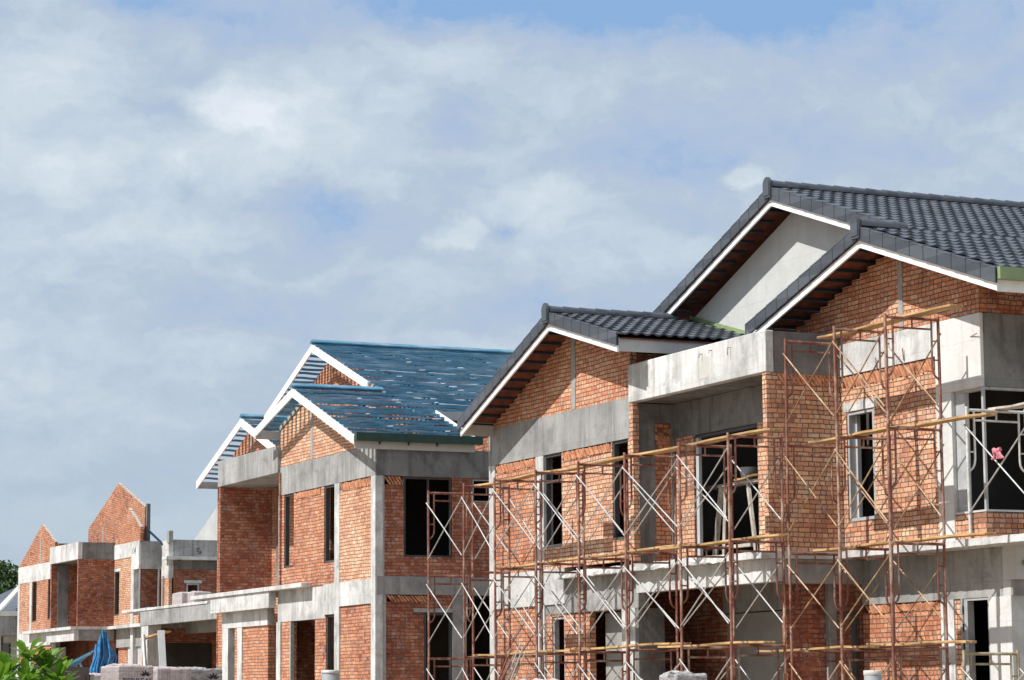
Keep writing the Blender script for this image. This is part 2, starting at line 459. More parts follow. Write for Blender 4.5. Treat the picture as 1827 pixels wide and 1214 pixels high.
def rake_tiles(par, X0, Z0, sd, s, L, Y, step=.36, face=.20):
    n = max(1, round(L/step)); st = L/n; mb = MB()
    for i in range(n):
        a, e = i*st+.022, (i+1)*st
        lift0, lift1 = .010, .020
        o = Vector((X0+sd*a, Y-.05, Z0-s*a+lift0-face)); d = Vector((sd*(e-a), 0, -s*(e-a)+lift1-lift0))
        mb.obox(o, d, (0, .028, 0), (0, 0, face))
        o2 = Vector((X0+sd*a, Y-.05, Z0-s*a+lift0)); mb.obox(o2, d, (0, .17, 0), (0, 0, .03))
    bevel(obj('rake_tiles', mb, 'tile_dark', par), .004)
    bk = MB(); bk.obox((X0, Y-.03, Z0-face+.02), (sd*L, 0, -s*L), (0, .02, 0), (0, 0, face-.02))  # black strip and inserts paint the gaps between tiles dark, like seam shade
    for i in range(1, n): bk.obox((X0+sd*(i*st-.001), Y-.046, Z0-s*i*st-face+.02), (sd*.024, 0, -s*.024), (0, .03, 0), (0, 0, face-.006))
    obj('rake_gap_shade', bk, 'ink_black', par)
def ridge_caps(mb, X, Z, Y0, Y1, r=.105, step=.34):
    y = Y0
    while y < Y1-.02:
        e = min(y+step, Y1)
        n = 8; v = []
        for yy, rr in ((y-.0, r*1.10), (e+.03, r*.94)):
            for k in range(n+1):
                an = math.pi*k/n*1.12-.19
                v.append((X+rr*1.15*math.cos(an), yy, Z+rr*math.sin(an)))
        f = [(k, k+1, n+1+k+1, n+1+k) for k in range(n)]
        mb.add(v, f, True)
        mb.add(v[:n+1], [tuple(range(n+1))])
        y = e
def ridge_end(mb, X, Z, Y, r=.13):
    n = 12
    pts = [(X+r*math.cos(math.pi*k/n), Z+.03+r*math.sin(math.pi*k/n)) for k in range(n+1)]
    pts += [(X-r*.92, Z-.22), (X+r*.92, Z-.22)]
    mb.prism_y(pts, Y-.085, Y-.045)
    pts2 = [(X+(x-X)*.82, Z+(z-Z)*.82) for x, z in pts]
    mb.prism_y(pts2, Y-.10, Y-.085)
def barge(par, pts, Y, top, h=.17, th=.035, mat='paint_white'):
    """white boards along the rakes: pts = [(x,z) eave, apex, eave]"""
    m = MB()
    lo = [(x, z-top-h) for x, z in pts]; hi = [(x, z-top) for x, z in pts]
    for i in range(len(pts)-1):
        m.prism_y([lo[i], lo[i+1], hi[i+1], hi[i]], Y, Y+th)
    return obj('bargeboard', m, mat, par)

# ================================================================== HOUSE WITH TILED ROOF
h1 = thing('brick_house', 'unfinished brick house with dark grey tiled gable roofs, standing behind the rusty scaffolding', 'house', (-40, 23, 0), 'brick houses under construction')
P = h1
YL = 21.58; YB = 21.50; YR = 22.94; YG = 23.40
# -- left wing, upper storey
bx('concrete_beam', 'concrete_grey', P, -48.48, -42.12, YL-.015, YL+.2, 5.67, 6.42)
bx('column', 'concrete_pale', P, -48.49, -48.2, YL-.012, YL+.19, 0, 5.668)
bx('column', 'concrete_pale', P, -46.25, -45.90, YL-.012, YL+.19, 0, 5.668)
wall_a(P, -48.2, -46.25, YL, 3.46, 5.50, (), 'brick_orange')
raking_course(P, -48.18, -46.27, YL, 5.50, 5.66, 'x', 'brick_orange')
wall_a(P, -45.9, -42.14, YL, 3.46, 5.67, [(-45.9, -45.09, 3.87, 5.67), (-42.95, -42.3, 3.85, 5.67), (-45.05, -42.99, 5.48, 5.67)], 'brick_pale')
raking_course(P, -45.05, -43.0, YL, 5.49, 5.66)
frame_a(P, -45.88, -45.11, YL+.02, 3.88, 5.66, bars=(5.14,))
frame_a(P, -42.94, -42.31, YL+.02, 3.86, 5.66)
bx('floor_beam', 'concrete_pale', P, -48.48, -45.0, YL-.010, YL+.2, 2.78, 3.46)
bx('floor_beam', 'concrete_grey', P, -45.0, -41.95, YL-.009, YL+.2, 2.60, 3.23)
# -- left wing, ground storey
wall_a(P, -48.2, -46.25, YL+.03, 0, 2.78, (), 'brick_orange')
wall_a(P, -45.9, -42.6, YL+.03, 0, 2.6, [(-45.64, -45.1, .9, 2.55), (-44.02, -42.6, 0, 2.58)], 'brick_orange')
bx('floor_beam', 'concrete_grey', P, -45.9, -45.0, YL+.02, YL+.2, 2.6, 2.78)
frame_a(P, -45.63, -45.11, YL+.05, .91, 2.54, 'window_frame_pale')
bx('door_panel', 'door_panel_grey', P, -44.0, -42.62, YL+.35, YL+.4, 0, 2.57)
bx('column', 'concrete_pale', P, -42.6, -42.08, YL-.02, YL+.3, 0, 2.6)
bx('column', 'concrete_dark', P, -42.3, -41.97, YL+.0, YL+.52, 0, 2.595)  # dark column paints the shaded side of the pale one
# -- gable of left wing
gable(P, -48.4, -42.2, YL, 6.42, -44.52, 7.98, 6.45, 7.28, 'brick_orange')
bx('column', 'mortar_grey', P, -44.62, -44.45, YL-.012, YL, 6.43, 7.86)
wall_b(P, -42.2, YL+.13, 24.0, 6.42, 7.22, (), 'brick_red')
# -- balcony box
bx('parapet', 'concrete_pale', P, -42.11, -37.15, YB, YB+.16, 6.29, 6.985, bev=.012)
m = MB(); m.box(-37.31, -37.152, YB+.162, YR+.1, 6.285, 6.975); o = obj('parapet', m, 'concrete_dark', P); o['label'] = 'bare concrete side of the balcony parapet, coloured darker for shade'  # shaded side painted darker than the parapet front
bx('balcony_roof_slab', 'concrete_dark', P, -42.1, -37.32, YB+.165, 22.42, 6.30, 6.5)
wall_b(P, -37.17, YB+.02, YR+.05, 3.36, 6.285, (), 'brick_pale')
raking_course(P, YB+.2, YR-.02, -37.17, 6.10, 6.28, 'y')
wall_b(P, -41.98, YB+.02, YB+.14, 3.36, 6.285, (), 'brick_pale', .14)
bx('column', 'concrete_dark', P, -42.12, -41.99, YB+.14, YB+.47, 3.36, 6.28)
bx('column', 'concrete_dark', P, -42.12, -41.98, YB+.80, YB+.87, 3.36, 6.28)
wall_b(P, -42.0, YB+.47, YB+.80, 3.36, 5.95, (), 'brick_orange', .11)
raking_course(P, YB+.47, YB+.80, -42.0, 5.52, 5.72, 'y', 'brick_orange', .03)
bx('lintel', 'concrete_dark', P, -42.12, -41.985, YB+.47, YB+.80, 5.95, 6.28)
bx('concrete_beam', 'concrete_dark', P, -41.98, -37.32, 22.37, 22.57, 5.66, 6.29)
wall_a(P, -41.98, -41.30, 22.385, 3.36, 5.66, (), 'brick_pale')
wall_a(P, -39.0, -37.32, 22.385, 3.36, 5.66, (), 'brick_pale')
frame_a(P, -41.28, -39.02, 22.42, 3.40, 5.65, 'window_frame_dark', .05, .1, False)
m = MB(); m.box(-41.24, -41.14, 22.40, 22.46, 3.37, 5.6); obj('window_frame', m, 'paint_grey', P)
# -- first floor canopy slab with hacked edge
def hacked(par, x0, x1, y0, y1, z0, z1, mat, name='canopy_slab', rough=.02, seed=1):
    rr = random.Random(seed); m = MB(); n = int((x1-x0)/.09); v = []; f = []
    for i in range(n+1):
        x = x0+(x1-x0)*i/n
        j = [rr.uniform(-rough, rough) for _ in range(4)]
        v += [(x, y0+j[0], z0+j[1]*.6), (x, y0+abs(j[2])*.8, (z0+z1)/2+j[1]), (x, y0+j[2]+rough, z1+j[3]*.5), (x, y1, z1), (x, y1, z0)]
    for i in range(n):
        for k in range(5): f.append((i*5+k, (i+1)*5+k, (i+1)*5+(k+1) % 5, i*5+(k+1) % 5))
    f += [(0, 1, 2, 3, 4), tuple(n*5+k for k in (4, 3, 2, 1, 0))]
    m.add(v, f); return obj(name, m, mat, par)
hacked(P, -45.04, -38.6, 21.33, YL-.015, 3.235, 3.36, 'concrete_pale', rough=.028)
hacked(P, -38.6, -37.13, 21.34, YR+.2, 3.235, 3.355, 'concrete_pale', rough=.008)
hacked(P, -42.1, -38.6, YL-.01, 22.4, 3.24, 3.35, 'concrete_pale', rough=.001)
hacked(P, -37.125, -29.0, 22.82, 23.6, 3.25, 3.36, 'concrete_pale', rough=.006)
bx('floor_beam', 'concrete_pale', P, -41.94, -37.16, 21.52, 21.75, 2.86, 3.232)
bx('floor_beam', 'concrete_grey', P, -37.4, -37.165, 21.752, 23.38, 2.84, 3.23)
# -- right wing, upper storey
bx('concrete_beam', 'concrete_pale', P, -37.15, -34.34, YR-.015, YR+.2, 6.27, 6.80)
bx('column', 'plaster_white', P, -34.34, -33.92, YR-.018, YR+.19, 3.36, 5.66)
bx('corner_beam', 'plaster_white', P, -34.338, -33.10, YR-.022, YR+.05, 5.66, 6.80, bev=.01)
m = MB(); m.box(-33.3, -33.098, YR+.052, 28, 5.665, 6.795); o = obj('corner_beam', m, 'concrete_dark', P); o['label'] = 'bare grey concrete side of the corner beam, coloured darker for shade'  # darker concrete puts the side's shade into its colour
wall_a(P, -37.15, -34.34, YR, 3.36, 6.27, [(-37.02, -36.17, 3.84, 5.66), (-37.08, -36.05, 5.66, 5.81), (-37.1, -34.36, 6.06, 6.27)], 'brick_pale')
raking_course(P, -37.1, -34.38, YR, 6.06, 6.25)
bx('lintel', 'concrete_pale', P, -37.08, -36.05, YR-.012, YR+.13, 5.66, 5.81)
frame_a(P, -37.0, -36.19, YR+.01, 3.85, 5.65, 'window_frame_pale', .05, .12)
m = MB(); m.box(-36.95, -36.90, YR+.13, YR+.2, 3.9, 5.6); obj('window_frame', m, 'paint_grey', P)
# corner window
wall_a(P, -33.92, -33.10, YR+.0, 3.36, 3.76, (), 'brick_pale')
wall_b(P, -33.102, YR+.131, 27, 3.36, 3.75, (), 'brick_orange')
bx('window_sill', 'plaster_pale', P, (-33.90, -33.08, YR-.01, YR+.15, 3.76, 3.79), (-33.22, -33.078, YR+.152, 25.2, 3.76, 3.79))
m = MB()
m.box(-33.90, -33.66, YR+.05, YR+.13, 3.79, 5.62); m.box(-33.90, -33.12, YR+.04, YR+.14, 5.622, 5.66)
m.box(-33.2, -33.11, YR+.142, 25.2, 5.622, 5.66); m.box(-33.14, -33.09, YR+.0, YR+.039, 3.79, 5.655)
obj('window_frame', m, 'window_frame_pale', P)
wall_b(P, -33.102, 25.3, 28, 3.76, 5.66, (), 'brick_orange')
bx('partition_wall', 'interior_shade', P, -35.6, -35.5, 23.2, 26.3, 3.4, 6.4)
# -- right wing, ground storey
bx('floor_beam', 'concrete_grey', P, -37.38, -33.12, YG-.012, YG+.2, 2.50, 3.245)
wall_a(P, -37.38, -35.06, YG, 0, 2.36, (), 'brick_orange')
raking_course(P, -37.3, -35.08, YG, 2.36, 2.49, 'x', 'brick_orange')
bx('column', 'concrete_pale', P, -35.06, -34.70, YG-.02, YG+.2, 0, 2.498)
wall_a(P, -34.70, -34.46, YG+.01, 0, 2.5, (), 'brick_pale')
m = MB(); m.box(-34.46, -34.35, YG+.0, YG+.12, 0, 2.46); m.box(-34.46, -33.74, YG+.0, YG+.12, 2.462, 2.5); m.box(-33.80, -33.74, YG+.0, YG+.12, 0, 2.46)
obj('door_frame', m, 'window_frame_pale', P)
m = MB(); m.box(-34.49, -34.44, YG-.03, YG, 0, 2.5)
for i in range(9): m.box(-34.5, -34.44, YG-.04, YG-.005, .1+i*.27, .22+i*.27)
obj('mortar_edge', m, 'mortar_grey', P)
bx('wall_pier', 'plaster_white', P, -33.74, -33.16, YG-.022, YG+.2, 0, 2.498)
wall_b(P, -33.155, YG-.02, 30, 0, 2.74, (), 'plaster_pale', .2, 'plastered_wall')
wall_b(P, -32.98, YG-.025, 30, 2.742, 3.248, (), 'plaster_pale', .36, 'plastered_beam')
m = MB(); m.tube([(-32.985, 23.52, 2.99), (-32.93, 23.52, 2.99)], .045, 12); obj('drain_pipe_stub', m, 'door_panel_grey', P)
# -- porch under the balcony box
wall_b(P, -37.5, 22.0, 22.75, 0, 2.86, (), 'brick_red')
bx('column', 'concrete_grey', P, -37.75, -37.40, 22.752, 22.9, 0, 2.86)
frame_b(P, -37.5, 22.92, 23.36, 0, 2.4, 'window_frame_dark', .05, .12)
wall_a(P, -45.2, -42.18, 23.42, 0, 3.2, (), 'brick_red')
wall_a(P, -39.92, -37.5, 23.42, 0, 3.2, (), 'brick_red')
bx('door_panel', 'door_panel_grey', P, -42.18, -39.92, 23.5, 23.55, 0, 2.5)
bx('concrete_beam', 'concrete_grey', P, -42.18, -39.92, 23.43, 23.6, 2.52, 3.2)
# -- insides and rear
bx('rear_wall', 'brick_red', P, -48.4, -33.3, 31, 31.13, 0, 7)
bx('left_wall', 'brick_red', P, -48.46, -48.34, YL+.2, 31, 0, 6.4)
bx('partition_wall', 'brick_red', P, -48.3, -42.15, 24.2, 24.3, 0, 6.5)
bx('partition_wall', 'interior_shade', P, -42.1, -33.4, 26.4, 26.5, 0, 6.5)
bx('partition_wall', 'interior_shade', P, (-42.12, -42.02, 22.6, 26.4, 3.31, 6.4), (-37.45, -37.35, 23.6, 26.4, 3.31, 6.4))
bx('floor_slab', 'interior_shade', P, (-48.3, -42.15, YL+.22, 30.9, 3.0, 3.3), (-42.1, -33.4, 23.62, 30.9, 3.0, 3.3), (-42.0, -37.4, 22.6, 23.6, 3.0, 3.3))
bx('added_ceiling', 'interior_shade', P, (-48.3, -42.15, YL+.22, 30.9, 6.45, 6.5), (-42.1, -33.4, 23.2, 30.9, 6.45, 6.5))  # ceiling added to close the rooms and keep them dark
# -- right wing gable
gable(P, -38.7, -33.12, YR, 6.81, -35.34, 8.22, 7.2, 7.42, 'brick_orange')
bx('parapet', 'concrete_dark', P, -38.7, -37.32, YR+.02, YR+.13, 6.5, 6.805)
bx('column', 'mortar_grey', P, -35.35, -35.22, YR-.012, YR, 6.81, 8.0)
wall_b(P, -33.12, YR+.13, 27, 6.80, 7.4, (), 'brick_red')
# -- big plastered gable
m = MB(); m.prism_y([(-47.5, 6.6), (-36.0, 6.6), (-35.6, 8.3), (-40.2, 9.77), (-47.5, 7.0)], 24.0, 24.15); obj('plastered_gable_wall', m, 'plaster_pale', P)
# -- roof
roof = bx('roof', 'tile_terracotta', P, -39.9, -39.8, 24.2, 33, 9.6, 9.75)
YF1, YF2, YF3 = 20.9, 22.22, 23.45
LWx, LWz, sl, sr = -44.19, 8.17, .383, .266
RWx, RWz, rl, rr_ = -35.34, 8.42, .305, .332
Mx, Mz, ml, mr = -40.22, 10.04, .367, .332
for X0, Z0, sd, s_, L, y0, y1 in ((LWx, LWz, 1, sr, 2.88, YF1, 24.0), (LWx, LWz, -1, sl, 4.2, YF1, 33), (RWx, RWz, 1, rr_, 3.72, YF2, 33), (RWx, RWz, -1, rl, 3.6, YF2, 24.0),
                                (Mx, Mz, 1, mr, 4.88, YF3, 33), (Mx, Mz, -1, ml, 4.6, YF3, 33)):
    t = MB(); tile_sheet(t, X0, Z0, sd, s_, L, y0+.05, y1); obj('roof_tiles', t, 'tile_dark', roof)
    t = MB(); slab_under(t, X0, Z0, sd, s_, L-.02, y0+.06, y1-.02); obj('tile_underside', t, 'tile_terracotta', roof)
for X0, Z0, sd, s_, L, y0, y1 in ((LWx, LWz, 1, sr, 2.8, YF1, YL+.3), (LWx, LWz, -1, sl, 4.2, YF1, YL+.3), (RWx, RWz, 1, rr_, 3.6, YF2, YR+.3),
                                 (RWx, RWz, -1, rl, 3.5, YF2, YR+.3), (Mx, Mz, 1, mr, 4.6, YF3, 24.0), (Mx, Mz, -1, ml, 4.4, YF3, 24.0)):
    soffit_battens(roof, X0, Z0, sd, s_, L, y0+.036, y1)
for X0, Z0, sd, s_, L, y0 in ((LWx, LWz, 1, sr, 2.9, YF1), (LWx, LWz, -1, sl, 4.25, YF1), (RWx, RWz, 1, rr_, 3.75, YF2), (RWx, RWz, -1, rl, 3.65, YF2), (Mx, Mz, 1, mr, 4.05, YF3), (Mx, Mz, -1, ml, 4.55, YF3)):
    rake_tiles(roof, X0, Z0, sd, s_, L, y0)
t = MB(); tile_sheet(t, Mx, Mz, 1, mr, 4.88, 22.98, 23.52, a0=3.96); obj('roof_tiles', t, 'tile_dark', roof)
for X0, Z0, y0, y1 in ((LWx, LWz+.05, YF1, 23.6), (RWx, RWz+.05, YF2, 23.05), (Mx, Mz+.05, YF3, 33)):
    c_ = MB(); ridge_caps(c_, X0, Z0, y0-.03, y1); obj('ridge_cap', c_, 'tile_dark', roof)
    c_ = MB(); ridge_end(c_, X0, Z0, y0); obj('ridge_end_tile', c_, 'tile_dark', roof)
barge(P, [(LWx-4.2, LWz-4.2*sl), (LWx, LWz), (LWx+2.84, LWz-2.84*sr)], YF1, .195, .115)
barge(P, [(RWx-3.6, RWz-3.6*rl), (RWx, RWz), (RWx+3.72, RWz-3.72*rr_)], YF2, .195, .115)
barge(P, [(Mx-4.5, Mz-4.5*ml), (Mx, Mz), (Mx+3.6, Mz-3.6*mr)], YF3, .195, .115)
ex = LWx+2.80; ez = LWz-2.80*sr
bx('fascia', 'paint_grey', P, ex, ex+.025, YF1+.04, 24.0, ez-.30, ez-.055)
ex = LWx-4.12; ez = LWz-4.12*sl
bx('soffit_board', 'paint_beige', P, ex-.0, ex+.03, YF1+.04, 24.0, ez-.33, ez-.06)
ex = RWx+3.66; ez = RWz-3.66*rr_
bx('fascia', 'paint_white', P, ex, ex+.025, YF2+.04, 28.0, ez-.33, ez-.1)
bx('gutter', 'gutter_green', P, ex+.027, ex+.16, YF2+.0, 28, ez-.16, ez+.02)
# green flashing where the small roof meets the plastered gable
fl = MB()
fl.obox((LWx-.1, 23.86, LWz+.055), (2.8, 0, -2.8*sr), (0, .14, 0.0), (0, 0, .02))
fl.obox((LWx-.1, 23.97, LWz+.076), (2.8, 0, -2.8*sr), (0, .025, 0.0), (0, 0, .07))
obj('flashing', fl, 'gutter_green', P)
# stains and stubs on the parapet
m = MB(); m.box(-39.42, -39.08, YB-.003, YB, 6.42, 6.78); o = obj('repair_patch', m, 'paint_beige', P)
def stub(*p, r=.008):
    m = MB(); m.tube(p, r, 5); obj('rebar_stub', m, 'steel_rust', P)
for x, z, l in ((-38.3, 6.83, .13), (-39.3, 6.84, .06), (-38.95, 6.86, .05)): stub((x, YB+.02, z), (x, YB-.06, z), (x, YB-.065, z-l))
for x, z in ((-36.0, 6.35), (-35.2, 6.40)): stub((x, YR-.03, z-.1), (x, YR-.05, z+.1), r=.01)
stub((-33.35, YR-.02, 6.45), (-33.1, YR-.07, 6.47)); stub((-37.8, YB+.05, 6.95), (-37.8, YB+.05, 7.05))

# ================================================================== HOUSE WITH BLUE STEEL ROOF
h2 = thing('brick_house', 'unfinished brick house with bare blue steel roof battens and white bargeboards', 'house', (-61, 23, 0), 'brick houses under construction')
P = h2; YL = 21.58; X2 = -54.75
bx('concrete_beam', 'concrete_grey', P, -61.15, -54.76, YL-.015, YL+.2, 6.0, 6.69)
m = MB(); m.box(-54.95, -54.74, YL+.0, 29, 5.995, 6.62); o = obj('concrete_beam', m, 'concrete_dark', P); o['label'] = 'stained concrete beam along the side wall, coloured darker for shade'  # side of the beam in a darker copy, standing in for shade
bx('column', 'concrete_pale', P, -55.02, -54.745, YL-.018, YL+.16, 0, 5.994)
bx('column', 'concrete_pale', P, -57.36, -57.04, YL-.012, YL+.16, 0, 5.998)
wall_a(P, -57.04, -55.02, YL, 3.69, 5.8, (), 'brick_pale'); raking_course(P, -57.02, -55.04, YL, 5.80, 5.98)
wall_a(P, -61.15, -57.36, YL, 3.69, 6.0, [(-60.89, -60.18, 4.2, 6.0), (-58.08, -57.36, 4.18, 6.0), (-60.1, -58.3, 5.82, 6.0)], 'brick_orange')
raking_course(P, -60.1, -58.3, YL, 5.83, 5.98, 'x', 'brick_orange')
frame_a(P, -60.88, -60.19, YL+.02, 4.21, 5.99); frame_a(P, -58.06, -57.38, YL+.02, 4.19, 5.99)
bx('column', 'concrete_grey', P, -61.3, -61.15, YL-.005, YL+.2, 3.69, 6.0)
bx('floor_beam', 'concrete_pale', P, -57.06, -54.75, YL-.010, YL+.2, 3.14, 3.69)
bx('floor_beam', 'concrete_pale', P, -58.1, -57.062, YL-.008, YL+.2, 2.98, 3.69)
bx('floor_beam', 'concrete_pale', P, -61.4, -58.1, YL+.03, YL+.2, 2.9, 3.69)
m = MB(); m.box(-54.95, -54.743, YL+.02, 29, 3.33, 3.74); o = obj('floor_beam', m, 'concrete_grey', P)
wall_a(P, -57.04, -55.02, YL+.03, 0, 3.14, (), 'brick_orange')
wall_a(P, -61.3, -57.36, YL+.04, 0, 2.98, [(-60.42, -58.78, 0, 2.9), (-58.04, -57.36, .8, 2.97)], 'brick_orange')
frame_a(P, -58.03, -57.38, YL+.06, .81, 2.96)
bx('column', 'concrete_pale', P, -61.42, -61.12, YL+.0, YL+.1, 0, 2.9)
bx('mortar_edge', 'mortar_grey', P, -60.48, -60.40, YL+.01, YL+.1, 0, 2.88)
# side wall facing the camera
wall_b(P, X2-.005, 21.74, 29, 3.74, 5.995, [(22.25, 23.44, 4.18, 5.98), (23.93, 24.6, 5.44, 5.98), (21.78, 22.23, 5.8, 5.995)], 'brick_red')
raking_course(P, 21.78, 22.23, X2-.005, 5.8, 5.98, 'y', 'brick_red', .04)
frame_b(P, X2-.02, 22.27, 23.42, 4.19, 5.97, 'window_frame_dark', .03, .08, (22.86,))
frame_b(P, X2-.02, 23.95, 24.58, 5.45, 5.97, 'window_frame_pale', .03, .08)
wall_b(P, X2-.005, 21.80, 29, 0, 3.33, [(22.74, 23.44, 0, 2.94), (22.49, 23.44, 2.94, 3.03), (23.44, 29, 0, 3.33), (21.84, 22.9, 3.17, 3.33)], 'brick_red')
raking_course(P, 21.84, 22.9, X2-.005, 3.17, 3.32, 'y', 'brick_red', .04)
bx('lintel', 'concrete_grey', P, X2-.13, X2+.01, 22.49, 23.44, 2.94, 3.03)
bx('column', 'concrete_grey', P, X2-.25, X2-.003, 23.44, 23.78, 0, 3.33)
frame_b(P, X2-.02, 22.75, 23.43, 0, 2.93, 'window_frame_dark', .05, .1)
bx('mortar_edge', 'mortar_grey', P, (X2-.1, X2+.004, 21.742, 21.82, 0, 3.33), (X2-.1, X2+.006, 21.741, 21.78, 3.74, 5.99))
# gables
gable(P, -61.15, -54.85, YL, 6.69, -58.92, 8.27, 7.62, 6.8, 'brick_pale')
m = MB()
m.obox((-61.2, YL-.03, 7.60), (2.2, 0, .66), (0, .2, 0), (0, 0, .10)); obj('gable_coping', m, 'mortar_grey', P)
bx('column', 'mortar_grey', P, -59.0, -58.84, YL-.012, YL, 6.70, 8.1)
gable(P, -68.3, -57.6, 24.05, 6.5, -64.0, 10.0, 8.4, 7.75, 'brick_orange')
wall_b(P, -57.4, 24.2, 29.5, 6.5, 7.62, (), 'brick_red')
wall_a(P, -57.4, -54.95, 24.6, 6.62, 7.0, (), 'brick_red')
# balcony
YB = 21.50
bx('parapet', 'concrete_grey', P, -65.87, -61.17, YB, YB+.16, 6.56, 7.24, bev=.01)
bx('balcony_roof_slab', 'concrete_grey', P, -65.85, -61.2, YB+.165, 23.3, 6.57, 6.75)
bx('parapet', 'concrete_dark', P, -61.16, -61.0, YB+.1, YB+.25, 6.6, 7.24)
wall_b(P, -65.70, YB+.02, 23.0, 3.77, 6.555, (), 'brick_red')
wall_a(P, -65.70, -61.32, 22.95, 3.77, 6.555, (), 'brick_orange')
bx('column', 'concrete_dark', P, -65.2, -64.9, 22.90, 22.95, 3.77, 6.555)
wall_b(P, -61.05, YB+.03, YB+.1, 3.77, 6.55, (), 'brick_red', .09)
bx('canopy_slab', 'concrete_pale', P, -67.6, -58.93, 21.32, YL-.012, 3.66, 3.765, bev=.008)
bx('canopy_slab', 'concrete_pale', P, -67.6, -61.4, YL-.01, 23, 3.665, 3.76)
bx('canopy_beam', 'concrete_pale', P, -66.0, -61.4, 21.37, 21.56, 3.26, 3.658)
bx('canopy_beam', 'concrete_pale', P, -65.8, -62.2, 21.62, 21.8, 2.86, 3.66)
bx('column', 'concrete_pale', P, (-65.75, -65.28, 21.62, 21.8, 0, 2.858), (-64.58, -64.2, 21.63, 21.8, 0, 2.858))
wall_a(P, -64.2, -62.25, 21.66, 0, 2.858, (), 'brick_orange', .3)
wall_b(P, -61.42, 21.7, 24, 0, 3.2, (), 'brick_red')
wall_a(P, -66.5, -61.5, 23.6, 0, 3.6, (), 'brick_red')
# small far gable
gable(P, -71.6, -66.0, 23.4, 6.6, -68.7, 8.55, 7.3, 7.5, 'brick_orange')
bx('column', 'mortar_grey', P, -68.78, -68.62, 23.385, 23.4, 7.3, 8.3)
bx('left_wall', 'brick_red', P, -71.7, -71.6, 23.4, 30, 0, 7.2)
bx('front_wall', 'brick_orange', P, -71.6, -66.05, 23.41, 23.54, 0, 6.6)
bx('rear_wall', 'brick_red', P, -71.6, -54.9, 29.8, 29.93, 0, 7.2)
bx('partition_wall', 'interior_shade', P, (-61.3, -54.96, 25.2, 25.3, 0, 6.25), (-57.6, -57.5, 21.8, 25.2, 0, 6.25))
bx('floor_slab', 'interior_shade', P, -61.2, -54.97, 21.8, 29.7, 3.35, 3.65)
bx('added_ceiling', 'interior_shade', P, -61.2, -54.97, 21.8, 29.7, 6.3, 6.45)  # unseen slab added to stop light coming through the open battens
bx('added_ceiling', 'interior_shade', P, -71.5, -61.3, 23.6, 29.7, 6.3, 6.45)  # same added slab over the far rooms, keeps their openings dark
for y_, x_ in ((22.62, -55.9),):
    m = MB(); m.tube([(x_, y_, 3.65), (x_, y_, 6.3)], .03, 8); obj('prop_tube', m, 'steel_galvanised', P)
# steel roof
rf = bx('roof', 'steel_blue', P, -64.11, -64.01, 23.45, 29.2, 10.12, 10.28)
def battens(X0, Z0, sd, s, L, Y0, Y1, step, seed, w=.115, h=.05):
    rr = random.Random(seed); a = .12
    n = max(1, round((Y1-Y0)/1.15))
    while a < L:
        ph = rr.uniform(-.25, .25); off = rr.uniform(-.014, .014)
        pts = []
        for i in range(n*4+1):
            y = Y0+(Y1-Y0)*i/(n*4)
            sag = -.024*math.sin(math.pi*((i/4+ph) % 1)) + off
            pts.append((X0+sd*a, y, Z0-s*a+sag))
        m = MB()
        for p, q in zip(pts, pts[1:]): m.bar(p, q, w, h)
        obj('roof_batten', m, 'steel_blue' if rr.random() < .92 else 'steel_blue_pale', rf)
        # screw plates and lapped ends glint along the batten
        a += step*rr.uniform(.93, 1.05)
def rafters(X0, Z0, sd, s, L, Y0, Y1, off=.10):
    y = Y0+.5
    while y < Y1-.2:
        m = MB(); m.bar((X0, y, Z0-off), (X0+sd*L, y, Z0-s*L-off), .05, .1); y += 1.15
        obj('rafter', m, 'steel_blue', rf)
YFa, YFb, YFc = 20.99, 23.38, 22.9
ax_, az_ = -58.72, 8.36
mx_, mz_ = -63.9, 10.19
gx_, gz_ = -68.2, 8.66
battens(ax_, az_, 1, .366, 4.05, YFa+.04, 23.95, .265, 3); battens(ax_, az_, -1, .26, 2.7, YFa+.04, 24.0, .30, 4)
battens(mx_, mz_, 1, .355, 6.95, YFb+.04, 29.2, .262, 5); battens(mx_, mz_, -1, .40, 3.7, YFb+.04, 29.2, .22, 6)
battens(gx_, gz_, -1, .36, 3.95, YFc+.04, 27.0, .30, 8); battens(gx_, gz_, 1, .36, 2.9, YFc+.04, 25, .30, 9)
rafters(ax_, az_, 1, .366, 4.05, YFa+.9, 23.95); rafters(mx_, mz_, 1, .355, 6.95, YFb+.6, 29.2)
rafters(mx_, mz_, -1, .40, 3.7, YFb+.6, 29.2); rafters(gx_, gz_, -1, .36, 3.9, YFc+.9, 27)
for x, z, y0, y1 in ((ax_, az_+.06, YFa, 23.3), (mx_, mz_+.06, YFb, 29.2), (gx_, gz_+.06, YFc, 24.9)):
    m = MB(); m.prism_y([(x, z+.08), (x+.13, z+.01), (x+.13, z-.02), (x+.02, z+.03), (x+.02, z-.06), (x-.02, z-.06), (x-.02, z+.03), (x-.13, z-.02), (x-.13, z+.01)], y0, y1)
    obj('ridge_member', m, 'steel_blue', rf)
